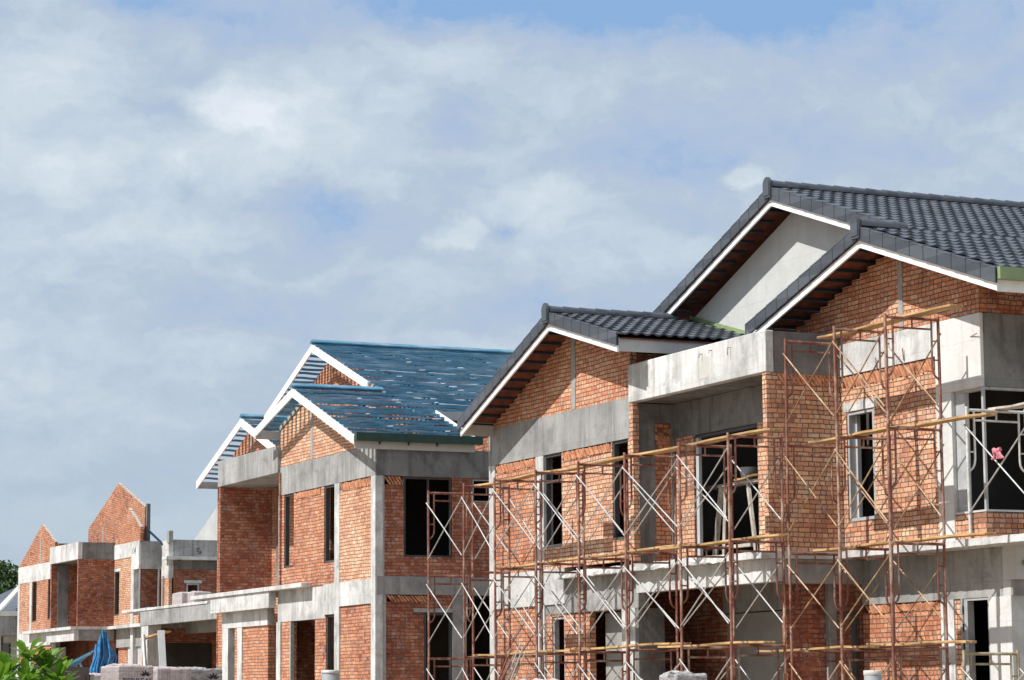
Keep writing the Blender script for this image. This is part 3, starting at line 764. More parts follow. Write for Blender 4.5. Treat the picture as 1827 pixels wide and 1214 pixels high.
# bright fixing plates
m = MB(); rr = random.Random(12)
for k in range(15):
    a = rr.uniform(.5, 6.2); y = rr.choice((24.3, 25.45, 26.6, 27.75))+rr.uniform(-.1, .1)
    if a < .3: continue
    x = mx_+a; z = mz_-.355*a+.03; m = MB(); m.bar((x, y, z), (x+rr.uniform(.02, .1), y+rr.uniform(.05, .22), z), .05, .012); obj('fixing_plate', m, 'paint_white', rf)
for k in range(8):
    a = rr.uniform(.4, 3.8); y = rr.uniform(21.6, 23.7); x = ax_+a; z = az_-.366*a+.03
    m = MB(); m.bar((x, y, z), (x+rr.uniform(.02, .1), y+rr.uniform(.05, .2), z), .05, .012); obj('fixing_plate', m, 'paint_white', rf)
barge(P, [(ax_-2.75, az_-2.75*.26), (ax_, az_), (ax_+4.1, az_-4.1*.366)], YFa, .0, .2)
barge(P, [(mx_-3.75, mz_-3.75*.40), (mx_, mz_), (mx_+4.0, mz_-4.0*.355)], YFb, .0, .2)
barge(P, [(gx_-3.95, gz_-3.95*.36), (gx_, gz_), (gx_+2.9, gz_-2.9*.36)], YFc, .0, .22)
barge(P, [(ax_+1.75, az_-1.75*.366+.03), (ax_+4.05, az_-4.05*.366+.03)], 23.96, -.03, .10)
ex = ax_+4.06; ez = az_-4.06*.366
bx('fascia', 'paint_beige', P, ex, ex+.03, YFa+.04, 23.95, ez-.30, ez-.02)
bx('gutter', 'gutter_dark_green', P, ex+.032, ex+.17, YFa+.02, 24.1, ez-.13, ez+.05)
m = MB()
for y in (21.6, 22.3, 23.0): m.box(ex+.03, ex+.06, y, y+.03, ez-.2, ez-.13)
obj('gutter_bracket', m, 'gutter_dark_green', P)
ex = mx_+6.95; ez = mz_-6.95*.355
bx('fascia', 'paint_grey', P, ex, ex+.03, 23.97, 29.2, ez-.17, ez+.03)
bx('fascia', 'paint_grey', P, (gx_-3.98, gx_-3.95, YFc+.04, 26, gz_-3.95*.36-.2, gz_-3.95*.36), (ax_-2.74, ax_-2.71, YFa+.04, 24, az_-2.74*.26-.24, az_-2.74*.26-.03))
m = MB(); rr = random.Random(2)
for i in range(3):
    for j in range(4): m.box(-64.15+j*.16, -64.01+j*.16+rr.uniform(-.02, .01), 29.5, 29.7, 10.0+i*.1, 10.09+i*.1+rr.uniform(-.01, .01))
m.box(-64.1, -63.75, 29.5, 29.7, 9.3, 10.0)
obj('party_wall_stub', m, 'brick_pale', P)  # brick remnant of the party wall at the far ridge end

# ================================================================== ROOFLESS HOUSE
h3 = thing('brick_house', 'roofless brick house with bare brick gables and open porch at far left', 'house', (-108, 30, 0), 'brick houses under construction')
P = h3; YL = 28.8; YR = 30.28
bx('concrete_beam', 'concrete_pale', P, -116.75, -111.1, YL-.02, YL+.2, 6.24, 6.97)
gable(P, -116.65, -110.5, YL, 6.97, -112.72, 8.66, 7.05, 7.75, 'brick_orange')
bx('column', 'mortar_grey', P, -112.95, -112.78, YL-.012, YL, 6.98, 8.2)
wall_b(P, -110.4, YL+.13, 33, 6.98, 7.72, (), 'brick_red')
bx('column', 'concrete_pale', P, (-116.78, -116.45, YL-.015, YL+.2, 0, 6.238), (-114.67, -114.3, YL-.015, YL+.2, 0, 6.238))
wall_a(P, -116.45, -114.67, YL, 4.03, 6.24, (), 'brick_pale')
wall_a(P, -114.3, -111.0, YL, 4.03, 6.24, [(-114.25, -113.48, 4.48, 6.24), (-111.55, -111.05, 4.5, 6.24)], 'brick_orange')
frame_a(P, -114.24, -113.5, YL+.02, 4.49, 6.23); frame_a(P, -111.54, -111.06, YL+.02, 4.51, 6.23)
bx('floor_beam', 'concrete_pale', P, -116.75, -111.0, YL-.01, YL+.2, 3.42, 4.03)
wall_a(P, -116.45, -111.0, YL+.05, 0, 3.42, [(-113.2, -112.0, 0, 3.3)], 'brick_orange')
YB = YL-.08
bx('parapet', 'concrete_pale', P, -111.02, -106.43, YB, YB+.18, 6.85, 7.56)
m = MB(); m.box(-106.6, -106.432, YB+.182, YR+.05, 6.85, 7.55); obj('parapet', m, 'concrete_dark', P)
bx('balcony_roof_slab', 'concrete_dark', P, -111.0, -106.62, YB+.19, 30.3, 6.86, 7.1)
wall_b(P, -106.45, YB+.02, YR+.05, 4.08, 6.848, (), 'brick_red')
wall_b(P, -110.75, YB+.02, YB+.3, 4.05, 6.848, (), 'brick_red', .18)
wall_b(P, -110.7, YB+.3, YB+.75, 4.05, 6.848, (), 'concrete_dark', .15, 'column')
wall_b(P, -110.72, YB+.75, YR+.1, 4.05, 6.848, (), 'brick_red', .15)
wall_a(P, -110.7, -106.6, 30.0, 4.05, 6.848, [(-109.0, -107.8, 4.1, 6.2)], 'brick_red')
bx('canopy_slab', 'concrete_pale', P, -114.6, -106.4, 28.45, 30.2, 3.95, 4.075)
bx('canopy_slab', 'concrete_pale', P, -106.39, -101.5, 30.0, 30.6, 3.955, 4.08)
bx('canopy_beam', 'concrete_pale', P, -110.9, -106.45, 28.6, 28.8, 3.5, 3.948)
bx('canopy_beam', 'concrete_grey', P, (-114.6, -110.5, 28.9, 29.1, 3.3, 3.95), (-106.6, -106.46, 28.81, 30.3, 3.5, 3.945))
bx('column', 'concrete_grey', P, -111.2, -110.3, 28.85, 29.3, 0, 3.3)
wall_a(P, -110.3, -106.5, 30.3, 0, 3.9, (), 'brick_red')
# right wing with big gable
bx('concrete_beam', 'concrete_pale', P, -106.43, -103.95, YR-.02, YR+.2, 6.83, 7.43)
bx('corner_beam', 'concrete_pale', P, -103.95, -102.80, YR-.022, YR+.05, 6.30, 7.43)
m = MB(); m.box(-103.0, -102.798, YR+.052, 31.2, 6.30, 7.42); obj('corner_beam', m, 'concrete_grey', P)
wall_a(P, -106.43, -103.95, YR, 4.08, 6.83, [(-106.4, -105.7, 4.53, 6.33), (-106.4, -105.5, 6.33, 6.45)], 'brick_pale')
bx('lintel', 'concrete_pale', P, -106.4, -105.5, YR-.01, YR+.13, 6.33, 6.45)
frame_a(P, -106.38, -105.72, YR+.02, 4.54, 6.32)
bx('column', 'concrete_pale', P, -103.95, -103.57, YR-.015, YR+.2, 2.5, 6.298)
wall_a(P, -103.57, -102.81, YR, 4.08, 4.45, (), 'brick_pale'); wall_b(P, -102.81, YR+.14, 31.1, 4.08, 4.45, (), 'brick_red')
m = MB(); m.box(-102.86, -102.80, YR-.0, YR+.05, 4.45, 6.3); m.box(-102.86, -102.80, 31.06, 31.12, 4.45, 6.3); obj('window_frame', m, 'window_frame_pale', P)
wall_a(P, -103.4, -102.9, 31.9, 4.1, 6.3, (), 'brick_red'); wall_b(P, -103.6, 30.6, 31.9, 4.1, 6.6, (), 'brick_red')
bx('floor_beam', 'concrete_grey', P, -106.4, -101.9, YR+.1, YR+.3, 3.2, 3.95)
wall_a(P, -106.4, -103.0, YR+.2, 0, 3.2, [(-104.4, -103.6, 0, 3.1)], 'brick_orange')
bx('column', 'concrete_pale', P, -104.9, -104.5, YR+.18, YR+.3, 0, 3.2); bx('column', 'concrete_pale', P, -103.5, -102.9, YR+.18, YR+.3, 0, 3.2)
YG = 31.0
def sc(q, Y): return q*Y/30.28
gable(P, -113.2, -104.55, YG, 7.43, -108.55, 10.2, 8.55, 8.92, 'brick_orange')
bx('column', 'mortar_grey', P, (-110.9, -110.7, YG-.012, YG, 7.44, 8.5), (-107.3, -107.16, YG-.012, YG, 7.44, 8.6))
gable(P, -106.4, -102.72, YR, 7.43, -104.43, 8.84, 7.5, 7.95, 'brick_orange')
m = MB(); m.bar((-104.43, YR+.06, 8.85), (-102.72, YR+.06, 7.97), .12, .045); obj('gable_coping', m, 'mortar_pale', P)
m = MB(); m.bar((-108.55, YG+.06, 10.21), (-104.55, YG+.06, 8.93), .12, .045); obj('gable_coping', m, 'mortar_pale', P)
m = MB(); m.bar((-112.72, YL+.06, 8.67), (-110.5, YL+.06, 7.77), .12, .045); obj('gable_coping', m, 'mortar_pale', P)
m = MB(); m.box(-104.5, -104.3, YG+.02, YG+.16, 7.43, 9.05); obj('gable_column', m, 'concrete_dark', P)
m = MB(); m.bar((-103.6, YR+.6, 7.9), (-101.6, 31.6, 6.6), .07, .07); obj('prop_pole', m, 'steel_blue_dark', P)
# side of the house facing the camera
bx('concrete_beam', 'concrete_pale', P, -102.85, -101.83, 31.2, 31.4, 5.9, 7.42)
wall_a(P, -102.85, -101.83, 31.21, 3.0, 5.9, (), 'brick_pale')
m = MB(); m.box(-102.5, -102.4, 31.12, 31.2, 3.5, 6.0); obj('drain_pipe', m, 'window_frame_pale', P)
bx('column', 'concrete_grey', P, -101.95, -101.65, 31.15, 31.32, 7.3, 7.78)
bx('concrete_beam', 'concrete_grey', P, -102.05, -101.82, 31.42, 40, 6.76, 7.44)
bx('ledge_slab', 'concrete_pale', P, -102.1, -101.45, 31.0, 40, 6.62, 6.755)
bx('concrete_beam', 'concrete_dark', P, -102.05, -101.84, 31.42, 40, 6.25, 6.618)  # darker concrete paints the shade under the ledge
wall_b(P, -101.85, 31.42, 40, 3.5, 6.25, [(31.95, 32.5, 3.6, 5.7)], 'brick_red')
wall_b(P, -102.4, 31.5, 33, 3.5, 6.2, (), 'brick_red')
bx('lintel', 'concrete_pale', P, -101.98, -101.83, 31.85, 32.6, 5.70, 5.82)
frame_b(P, -101.84, 31.96, 32.49, 3.6, 5.69, 'window_frame_pale', .06)
bx('rear_wall', 'brick_red', P, -116.6, -102, 38, 38.13, 0, 7)
bx('left_wall', 'brick_red', P, -116.75, -116.62, 29.2, 38, 0, 7)
bx('floor_slab', 'interior_shade', P, -116.5, -103.1, 30.6, 37.9, 3.5, 4.0); bx('added_ceiling', 'interior_shade', P, (-116.5, -111.2, 29.1, 30.5, 6.5, 6.7), (-116.5, -104, 31.2, 37.9, 6.6, 6.8))  # ceilings added over the roofless rooms to keep the openings dark
bx('partition_wall', 'brick_red', P, -116.5, -111.2, 30.55, 30.65, 0, 6.5)
m = MB(); m.prism_y([(-116.0, 7.2), (-103.0, 7.2), (-103.0, 8.4), (-109.0, 10.72), (-116.0, 7.97)], 36.5, 36.65); obj('plastered_gable_wall', m, 'plaster_pale', P)
# porch on the right
YP = 26.0
bx('porch_slab', 'concrete_pale', P, -89.9, -80.2, YP-.15, 31, 4.06, 4.15, bev=.01)
bx('porch_beam', 'concrete_grey', P, -87.7, -79.0, YP-.12, YP+.14, 3.56, 4.058)
bx('porch_beam', 'concrete_grey', P, -87.6, -87.3, YP+.142, 31, 3.5, 4.056)
bx('column', 'concrete_pale', P, (-87.65, -86.8, YP-.1, YP+.35, 0, 3.558), (-82.35, -81.9, 27.4, 27.8, 0, 3.3))
bx('porch_beam', 'concrete_grey', P, -87.3, -79.0, 27.38, 27.8, 3.302, 4.0)
wall_a(P, -87.3, -79, 30.8, 0, 4.2, [(-85.5, -84.7, 0, 2.8), (-82.5, -81.5, 0, 2.8)], 'brick_red')
wall_b(P, -88.0, 26.5, 31.2, 0, 4.2, [(26.9, 28.6, 0, 3.0), (29.0, 30.9, 0, 3.0)], 'brick_red')
bx('rear_wall', 'interior_shade', P, -88.5, -88.4, 26.5, 31.2, 0, 4.2)  # dark sheet added behind the openings in place of deep shade
bx('rear_wall', 'concrete_dark', P, -87.3, -79, 31.6, 31.7, 0, 4.2)
wall_a(P, -101.8, -87.6, 31.25, 0, 4.2, (), 'brick_orange')
# scribbled marks in black paint
m = MB()
for a, b in (((-103.75, 6.95), (-103.7, 7.1)), ((-103.7, 7.1), (-103.6, 7.18)), ((-103.55, 6.92), (-103.48, 7.12)), ((-103.42, 7.0), (-103.25, 7.2)), ((-103.3, 7.18), (-103.28, 6.93))):
    m.bar((a[0], YR-.026, a[1]), (b[0], YR-.026, b[1]), .006, .025)
for a, b in (((32.35, 7.05), (32.42, 7.12)), ((32.42, 7.12), (32.5, 7.08)), ((32.38, 6.98), (32.46, 7.0)), ((32.5, 7.0), (32.55, 6.92)), ((32.44, 6.9), (32.53, 6.9))):
    m.bar((-101.815, a[0], a[1]), (-101.815, b[0], b[1]), .006, .035)
obj('paint_scribble', m, 'ink_black', P)

# ================================================================== FINISHED HOUSE FAR LEFT
h4 = thing('grey_house', 'finished pale grey house with dark tiled roof and white eaves beside the roofless brick house', 'house', (-136, 33, 0))
P = h4
m = MB(); m.box(-150, -133.6, 33.0, 33.2, 0, 4.4); m.box(-133.8, -133.6, 33.2, 45, 0, 4.4); obj('wall', m, 'plaster_pale', P)
bx('canopy_slab', 'concrete_grey', P, -150, -132.9, 31.4, 45, 4.4, 5.35); bx('canopy_slab', 'plaster_white', P, -150, -132.8, 31.3, 45, 5.352, 5.6)
m = MB(); m.obox((-150, 33, 5.65), (0, 0, .15), (18.5, 0, 0), (0, 7, 3.2)); o = obj('roof', m, 'tile_dark', P)
m = MB(); m.bar((-134.9, 32.1, 5.55), (-132.8, 33.2, 7.2), .16, .22); m.bar((-134.9, 32.1, 5.55), (-138, 31.9, 6.6), .16, .22); obj('bargeboard', m, 'paint_white', P)
bx('window', 'window_frame_dark', P, -140, -135.2, 32.9, 32.99, 1.5, 4.0); bx('column', 'plaster_pale', P, (-134.6, -134.0, 31.6, 32.2, 0, 4.4), (-137.4, -136.9, 32.7, 32.9, 0, 4.4))

# ================================================================== SCAFFOLDING
def frame_mb(x, y0, z0, W, H, rr, lean=0., t=.024):
    m = MB(); y1 = y0+W
    j = lambda: rr.uniform(-.006, .006)
    def q(y, z): return (x+lean*(z-z0)+j(), y+j()*.5, z)
    m.tube([q(y0, z0), q(y0, z0+H*.5), q(y0, z0+H)], t); m.tube([q(y1, z0), q(y1, z0+H*.5), q(y1, z0+H)], t)
    zt = z0+H-.05
    m.tube([q(y0, zt), q(y1, zt)], t*.95)
    m.tube([q(y0+.125, zt-.15), q(y1-.125, zt-.15)], t*.72, 6)
    for s, a in ((1, y0), (-1, y1)):
        yi = a+s*.125
        m.tube([q(yi, zt), q(yi, zt-.72), q(yi-s*.01, zt-.80), q(yi-s*.04, zt-.86), q(a+s*.01, zt-.92)], t*.72, 6)
        for dz in (.33, .62): m.tube([q(a, zt-dz), q(yi, zt-dz)], t*.55, 6)
    m.tube([q((y0+y1)/2, zt), q((y0+y1)/2, zt-.15)], t*.6, 6)
    return m
def scaffold(label, xs, y0, levels, W, fm, bm, seed, bm2=None, skip=(), rooty=None):
    root = thing('scaffold', label, 'scaffold', ((xs[0]+xs[-1])/2, y0+W/2, levels[0]), 'scaffolds on the building site')
    rr = random.Random(seed)
    for i, x in enumerate(xs):
        for k in range(len(levels)-1):
            if (i, k) in skip: continue
            obj('frame', frame_mb(x+rr.uniform(-.01, .01), y0, levels[k], W, levels[k+1]-levels[k], rr), fm if rr.random() < .8 or bm2 is None else bm2, root)
    for i in range(len(xs)-1):
        for k in range(len(levels)-1):
            if (i, k) in skip or (i+1, k) in skip: continue
            za, zb = levels[k]+.28, levels[k+1]-.24
            for y in (y0-.03, y0+W+.03):
                for a, b, mm in ((za, zb, bm[1]), (zb, za, bm[0])):
                    m = MB(); e = rr.uniform(-.03, .03); yy = y+(.015 if a < b else -.015)
                    m.tube([(xs[i]+.0, yy, a+e), ((xs[i]+xs[i+1])/2, yy+rr.uniform(-.01, .01), (a+b)/2+e), (xs[i+1], yy, b+e)], .0125, 6)
                    if mm is None: continue
                    o = obj('cross_brace', m, mm if rr.random() < .85 else bm[0], root)
    return root
XA = [-47.8, -46.05, -44.60, -42.78, -41.03, -39.24, -37.30, -35.68]
LA = [.2, 1.84, 3.45, 5.09]
scaffold('long rusty scaffold run of seven bays in front of the balcony and left wing', XA, 19.95, LA, .95, 'steel_rust', ('steel_galvanised', 'steel_galvanised'), 21)
XB = [-36.40, -34.88, -33.43]
LB = [.1, 1.76, 3.32, 5.05, 6.74]
scaffold('tall rusty scaffold tower of four lifts beside the balcony, with tan braces', XB, 21.44, LB, .95, 'steel_rust', ('steel_tan', 'steel_tan'), 22)
scaffold('grey painted scaffold standing on the ledge before the corner window', [-32.35, -30.6], 22.12, [3.362, 5.24], 1.05, 'steel_grey_paint', ('steel_galvanised', 'steel_galvanised'), 23)
scaffold('low olive scaffold frame on the ground in front of the narrow doorway', [-32.5, -30.8], 22.05, [0.0, 1.66], .95, 'steel_olive', ('steel_galvanised', 'steel_galvanised'), 24)

# planks lying on the frames
def plank(x0, x1, y, z, label, w=.21, mat='wood_plank', z1=None, seed=0):
    rr = random.Random(seed*7+3); m = MB(); n = 8; z1 = z if z1 is None else z1; v = []; f = []
    for i in range(n+1):
        x = x0+(x1-x0)*i/n; zz = z+(z1-z)*i/n-.02*math.sin(math.pi*i/n*2)*rr.uniform(.3, 1); dy = rr.uniform(-.004, .004)
        v += [(x, y+dy, zz), (x, y+w+dy, zz), (x, y+w+dy, zz+.036), (x, y+dy, zz+.036)]
    for i in range(n):
        for k in range(4): f.append((i*4+k, i*4+(k+1) % 4, (i+1)*4+(k+1) % 4, (i+1)*4+k))
    f += [(3, 2, 1, 0), (n*4, n*4+1, n*4+2, n*4+3)]
    m.add(v, f)
    o = obj('plank', m, mat, None, ((x0+x1)/2, y+w/2, (z+z1)/2)); bevel(o, .005)
    return tag(o, label, 'plank', 'wooden planks on the scaffolds')
zt = LA[3]-.024
plank(-46.35, -42.9, 20.30, zt, 'leftmost wooden plank on the top level of the long scaffold', seed=1)
plank(-43.3, -39.5, 20.53, zt+.046, 'wooden plank on the top level of the long scaffold, below the left tiled gable', seed=2)
plank(-39.6, -34.9, 20.25, zt, 'orange wooden plank at the right end of the long scaffold top', .23, 'wood_plank', zt+.0, 3)
zm = LA[2]-.024
plank(-45.0, -41.6, 20.28, zm, 'leftmost wooden plank on the middle level of the long scaffold', seed=4)
plank(-41.9, -38.2, 20.50, zm+.046, 'wooden plank on the middle level of the long scaffold, before the hacked canopy edge', seed=5)
plank(-38.6, -34.7, 20.25, zm, 'pale wooden plank on the middle level at the right end of the long scaffold', seed=6)
zl = LA[1]-.024
plank(-46.3, -42.0, 20.22, zl, 'leftmost wooden plank on the low level of the long scaffold', seed=7)
plank(-42.4, -38.3, 20.45, zl+.046, 'wooden plank on the low level of the long scaffold, in front of the porch', seed=8)
plank(-38.7, -35.2, 20.24, zl, 'wooden plank on the low level at the right end of the long scaffold', seed=9)
plank(-48.3, -45.0, 20.35, 1.18, 'low wooden plank slung under the left bay of the long scaffold', .16, 'wood_old', 1.24, 17)
plank(-36.1, -32.3, 21.85, LB[4]-.024, 'topmost wooden plank on the tall scaffold tower under the brick gable', .24, seed=10)
plank(-36.2, -33.6, 21.70, LB[3]-.024, 'wooden plank on the third lift of the scaffold tower, left half', .24, seed=11)
plank(-34.4, -31.6, 21.95, LB[3]+.022, 'wooden plank jutting right from the scaffold tower past the corner window', .2, 'wood_plank', LB[3]-.02, 12)
plank(-36.2, -33.8, 21.75, LB[2]-.024, 'wooden plank on the second lift of the scaffold tower, left half', .24, seed=13)
plank(-34.6, -31.8, 22.0, LB[2]+.022, 'wooden plank jutting right from the scaffold tower below the sill bricks', .2, 'wood_plank', LB[2]-.01, 14)
plank(-38.0, -34.6, 21.72, LB[1]-.024, 'wooden plank on the lowest lift of the scaffold tower, left half', .22, seed=15)
plank(-35.0, -32.3, 21.95, LB[1]+.022, 'brown wooden plank on the lowest lift of the scaffold tower ending at the doorway', .2, 'wood_plank', LB[1]+.0, 16)
plank(-32.5, -30.2, 22.6, 5.216, 'grey weathered plank on the grey scaffold at the right edge', .22, 'wood_old', 5.22, 18)

# pink cloth knotted on the grey scaffold braces
m = MB(); rr = random.Random(4); cx, cy, cz = -31.45, 22.08, 4.47
for k in range(9):
    a = rr.uniform(-.5, .5)
    pts = [(cx+rr.uniform(-.03, .03), cy-.05+rr.uniform(-.03, .03), cz+.04)]
    for i in range(1, 4): pts.append((cx+a*.12*i+rr.uniform(-.02, .02), cy-.07+rr.uniform(-.03, .02), cz+.06-.05*i))
    m.tube(pts, .026, 6, .014)
m.tube([(cx-.08, cy-.06, cz+.05), (cx, cy-.09, cz+.02), (cx+.08, cy-.06, cz+.05)], .035, 8)
tag(obj('cloth_rag', m, 'cloth_pink', None, (cx, cy, cz)), 'pink rag knotted round the crossing braces of the grey scaffold', 'rag')

# ------------------------------------------------------------------ trestle, tub and props in the balcony
tr = thing('trestle', 'grey weathered wooden trestle standing in the dark balcony doorway', 'trestle', (-40.75, 23.0, 3.36))
m = MB(); m.box(-41.85, -39.85, 22.88, 23.12, 4.74, 4.79); obj('tabletop', m, 'wood_old', tr)
for a, b in (((-41.35, 22.80, 3.36), (-41.25, 22.92, 4.74)), ((-41.00, 22.8, 3.36), (-41.15, 22.95, 4.74)), ((-41.80, 23.3, 3.36), (-41.45, 23.1, 4.74)), ((-39.90, 22.85, 3.36), (-40.35, 22.95, 4.74))):
    m = MB(); m.bar(a, b, .05, .10); obj('leg', m, 'wood_old', tr)
m = MB(); m.box(-41.95, -40.15, 22.86, 23.02, 3.62, 3.68); obj('stretcher', m, 'wood_old', tr)
pk = plank(-40.60, -39.75, 22.8, 4.795, 'short yellow board lying across the trestle in the balcony doorway', .28, 'wood_plank', 4.83, 20)
pk['group'] = ''; del pk['group']
m = MB(); m.lathe((-40.30, 22.96, 4.845), [(.0, .0), (.15, .0), (.19, .15), (.195, .17), (.18, .17), (.14, .02), (0, .02)], 18)
tag(obj('mixing_tub', m, 'pail_grey', None, (-40.30, 22.96, 4.845)), 'round grey mixing tub on the board in the balcony doorway', 'tub')

# ------------------------------------------------------------------ yard: pails, pipes, boards
def pail(x, y, h, label, r=.15):
    t0 = thing('pail', label, 'pail', (x, y, 0), 'pails in the yard')
    m = MB(); m.lathe((x, y, 0), [(0, 0), (r*.86, 0), (r, h), (r*1.05, h), (r*1.05, h+.02), (r*.95, h+.02), (r*.82, .02), (0, .02)], 20); obj('body', m, 'pail_grey', t0)
    m = MB(); m.tube([(x-r*1.03, y, h-.02)]+[(x+r*1.03*math.cos(math.pi-math.pi*k/8), y-.02, h-.02-.12*math.sin(math.pi*k/8)) for k in range(1, 8)]+[(x+r*1.03, y, h-.02)], .006, 5); obj('handle', m, 'steel_galvanised', t0)
    return t0
def drum(x, y, top, label, r=.15):
    t0 = thing('drum', label, 'drum', (x, y, 0), 'drums in the yard')
    m = MB(); m.lathe((x, y, 0), [(0, 0), (r, 0), (r, top*.33), (r*1.04, top*.34), (r, top*.35), (r, top*.66), (r*1.04, top*.67), (r, top*.68), (r, top-.06), (r*.97, top-.05)], 24); obj('body', m, 'pail_grey', t0)
    m = MB(); m.lathe((x, y, 0), [(r*1.03, top-.06), (r*1.06, top-.055), (r*1.06, top), (r*1.0, top+.005), (r*.95, top-.015), (0, top-.015)], 24); obj('rim', m, 'steel_grey_paint', t0)
    return t0
drum(-47.31, 17.72, 1.56, 'grey drum in front of the blue roofed house', .17)
drum(-30.99, 19.53, 1.35, 'grey drum before the brick panel behind the scaffold tower', .12)
rr = random.Random(6)
for k in range(9):
    x = -38.9+rr.uniform(-.3, .3); y = 17.45+rr.uniform(-.12, .12); m = MB()
    m.tube([(x-.55, y-.35, .0), (x+.12+rr.uniform(-.1, .1), y+.1+rr.uniform(-.05, .1), 1.55+rr.uniform(0, .32))], .014, 6)
    tag(obj('steel_tube', m, 'steel_rust', None, (x-.55, y-.35, 0)), 'rusty tube in the loose bundle leaning before the long scaffold', 'tube', 'rusty tubes leaning together')
for k in range(4):
    x = -38.6+rr.uniform(-.2, .2); y = 17.6+rr.uniform(-.1, .1); m = MB()
    m.tube([(x-.6, y-.35, .0), (x+.2+rr.uniform(-.1, .1), y+.1, 1.72+rr.uniform(0, .2))], .013, 6)
    tag(obj('steel_tube', m, 'steel_galvanised', None, (x-.6, y-.35, 0)), 'bright galvanised tube standing out of the bundle of rusty tubes', 'tube', 'galvanised tubes leaning together')

# wrapped pallets of roof tiles
def text_mesh(body, size):
    cu = bpy.data.curves.new('t', 'FONT'); cu.body = body; cu.size = size; cu.extrude = .001; cu.align_x = 'CENTER'
    o = bpy.data.objects.new('t', cu); COL.objects.link(o)
    dg = bpy.context.evaluated_depsgraph_get(); dg.update()
    me = bpy.data.meshes.new_from_object(o.evaluated_get(dg)); bpy.data.objects.remove(o); bpy.data.curves.remove(cu)
    return me
def pallet(x1, y0, W, D, H, label, mat, words, seed, z0=0., emblem=(), group='film wrapped pallets of roof tiles in the yard', ts=.16):
    """front face at x1 (towards +X), from y0 to y0+W, reaching back D"""
    rr = random.Random(seed)
    t0 = thing('tile_pallet', label, 'pallet', (x1-D/2, y0+W/2, z0), group)
    m = MB()
    for i in range(3): m.box(x1-D+.03, x1-.03, y0+.02+i*(W-.14)/2, y0+.12+i*(W-.14)/2, z0, z0+.09)
    for i in range(6): m.box(x1-D+i*(D-.1)/5, x1-D+.1+i*(D-.1)/5, y0, y0+W, z0+.092, z0+.112)
    obj('pallet_base', m, 'wood_old', t0)
    # wrapped block with rounded, slightly slumped edges
    m = MB(); n = 8; v = []; f = []; zs = [z0+.114, z0+.16, z0+H*.5, z0+H-.03, z0+H-.01, z0+H]; ins = [.03, .0, .0, .0, .01, .03]
    per = []
    for i in range(n): per.append((i/n, 0))
    for i in range(n): per.append((1, i/n))
    for i in range(n): per.append((1-i/n, 1))
    for i in range(n): per.append((0, 1-i/n))
    for z, q in zip(zs, ins):
        for a, b in per:
            xx = x1-D+q+a*(D-2*q)+rr.uniform(-.003, .003); yy = y0+q+b*(W-2*q)+rr.uniform(-.003, .003)
            v.append((xx, yy, z+rr.uniform(-.003, .003)+(.006*math.sin(a*9+b*7+seed) if z > z0+H*.9 else 0)))
    N = len(per)
    for i in range(len(zs)-1):
        for k in range(N): f.append((i*N+k, i*N+(k+1) % N, (i+1)*N+(k+1) % N, (i+1)*N+k))
    f.append(tuple((len(zs)-1)*N+k for k in range(N))); f.append(tuple(reversed(range(N))))
    m.add(v, f, False); obj('wrapped_tiles', m, mat, t0)
    m = MB(); zz = z0+H
    for i in range(3):
        a = y0+W*(.1+.25*i); m.tube([(x1-D*.9, a, zz-.01), (x1-D*.5, a+rr.uniform(-.05, .05), zz+.025), (x1-.08, a+rr.uniform(-.05, .1), zz-.005)], .02, 6)
    obj('film_fold', m, mat, t0)
    for wy, wz, s in words:
        me = text_mesh('TERREAL', ts*s); me.materials.append(MATS['ink_black'])
        o = bpy.data.objects.new('printed_lettering', me); COL.objects.link(o); o.parent = t0
        o.location = Vector((x1+.012, wy, wz))-Vector(t0.location); o.rotation_euler = (rad(90), 0, rad(90))
    for ey, ez, s in emblem:
        m = MB()
        for an in (-66, -34, 0, 34, 66):
            d = Vector((0, math.sin(rad(an)), math.cos(rad(an)))); q = Vector((0, d.z, -d.y)); L = s*(1.0 if an == 0 else .95)
            c = Vector((x1+.012, ey, ez))
            w_ = .16*s
            pts = [c+d*.12*s, c+d*.45*L+q*w_, c+d*L, c+d*.45*L-q*w_]
            m.add(pts+[p+Vector((-.004, 0, 0)) for p in pts], [(0, 1, 2, 3), (7, 6, 5, 4), (0, 4, 5, 1), (1, 5, 6, 2), (2, 6, 7, 3), (3, 7, 4, 0)])
        obj('printed_emblem', m, 'ink_black', t0)
    return t0
fw, fd = 'film_wrapped_tiles', 'film_wrapped_dark_tiles'
pallet(-55.5, 14.75, .62, 1.0, 1.58, 'leftmost film wrapped pallet beside the dark board, low and partly hidden', fw, [], 1)
pallet(-53.2, 14.62, .80, 1.1, 1.555, 'pale film wrapped pallet second from the dark board', fw, [], 2)
pallet(-44.5, 12.76, .62, 1.15, 1.62, 'pinkish wrapped tile pallet with big black lettering in the middle of the row', fw, [(13.10, 1.30, .88)], 3, emblem=[(13.24, 1.43, .12)])
pallet(-46.4, 14.03, .64, 2.2, 1.60, 'wrapped tile pallet between the lettered pink one and the one at the right end', fw, [(14.38, 1.26, .9)], 4)
pallet(-47.3, 14.90, .66, 1.7, 1.60, 'wrapped tile pallet at the right end of the row, by the house corner, coloured dark for shade', fd, [(15.22, 1.26, .9)], 5, emblem=[(15.38, 1.40, .14)])  # dark wrap colour stands in for the shadowed grey front
gp = 'film wrapped pallets on the porch roof'
pallet(-90.2, 28.15, .62, 1.2, .68, 'left wrapped bundle of tiles on the porch roof', fw, [], 6, 4.152, group=gp)
pallet(-89.4, 28.35, .62, .8, .68, 'wrapped bundle of tiles with black emblem on the porch roof', fw, [], 7, 4.152, [(28.72, 4.4, .22)], gp)
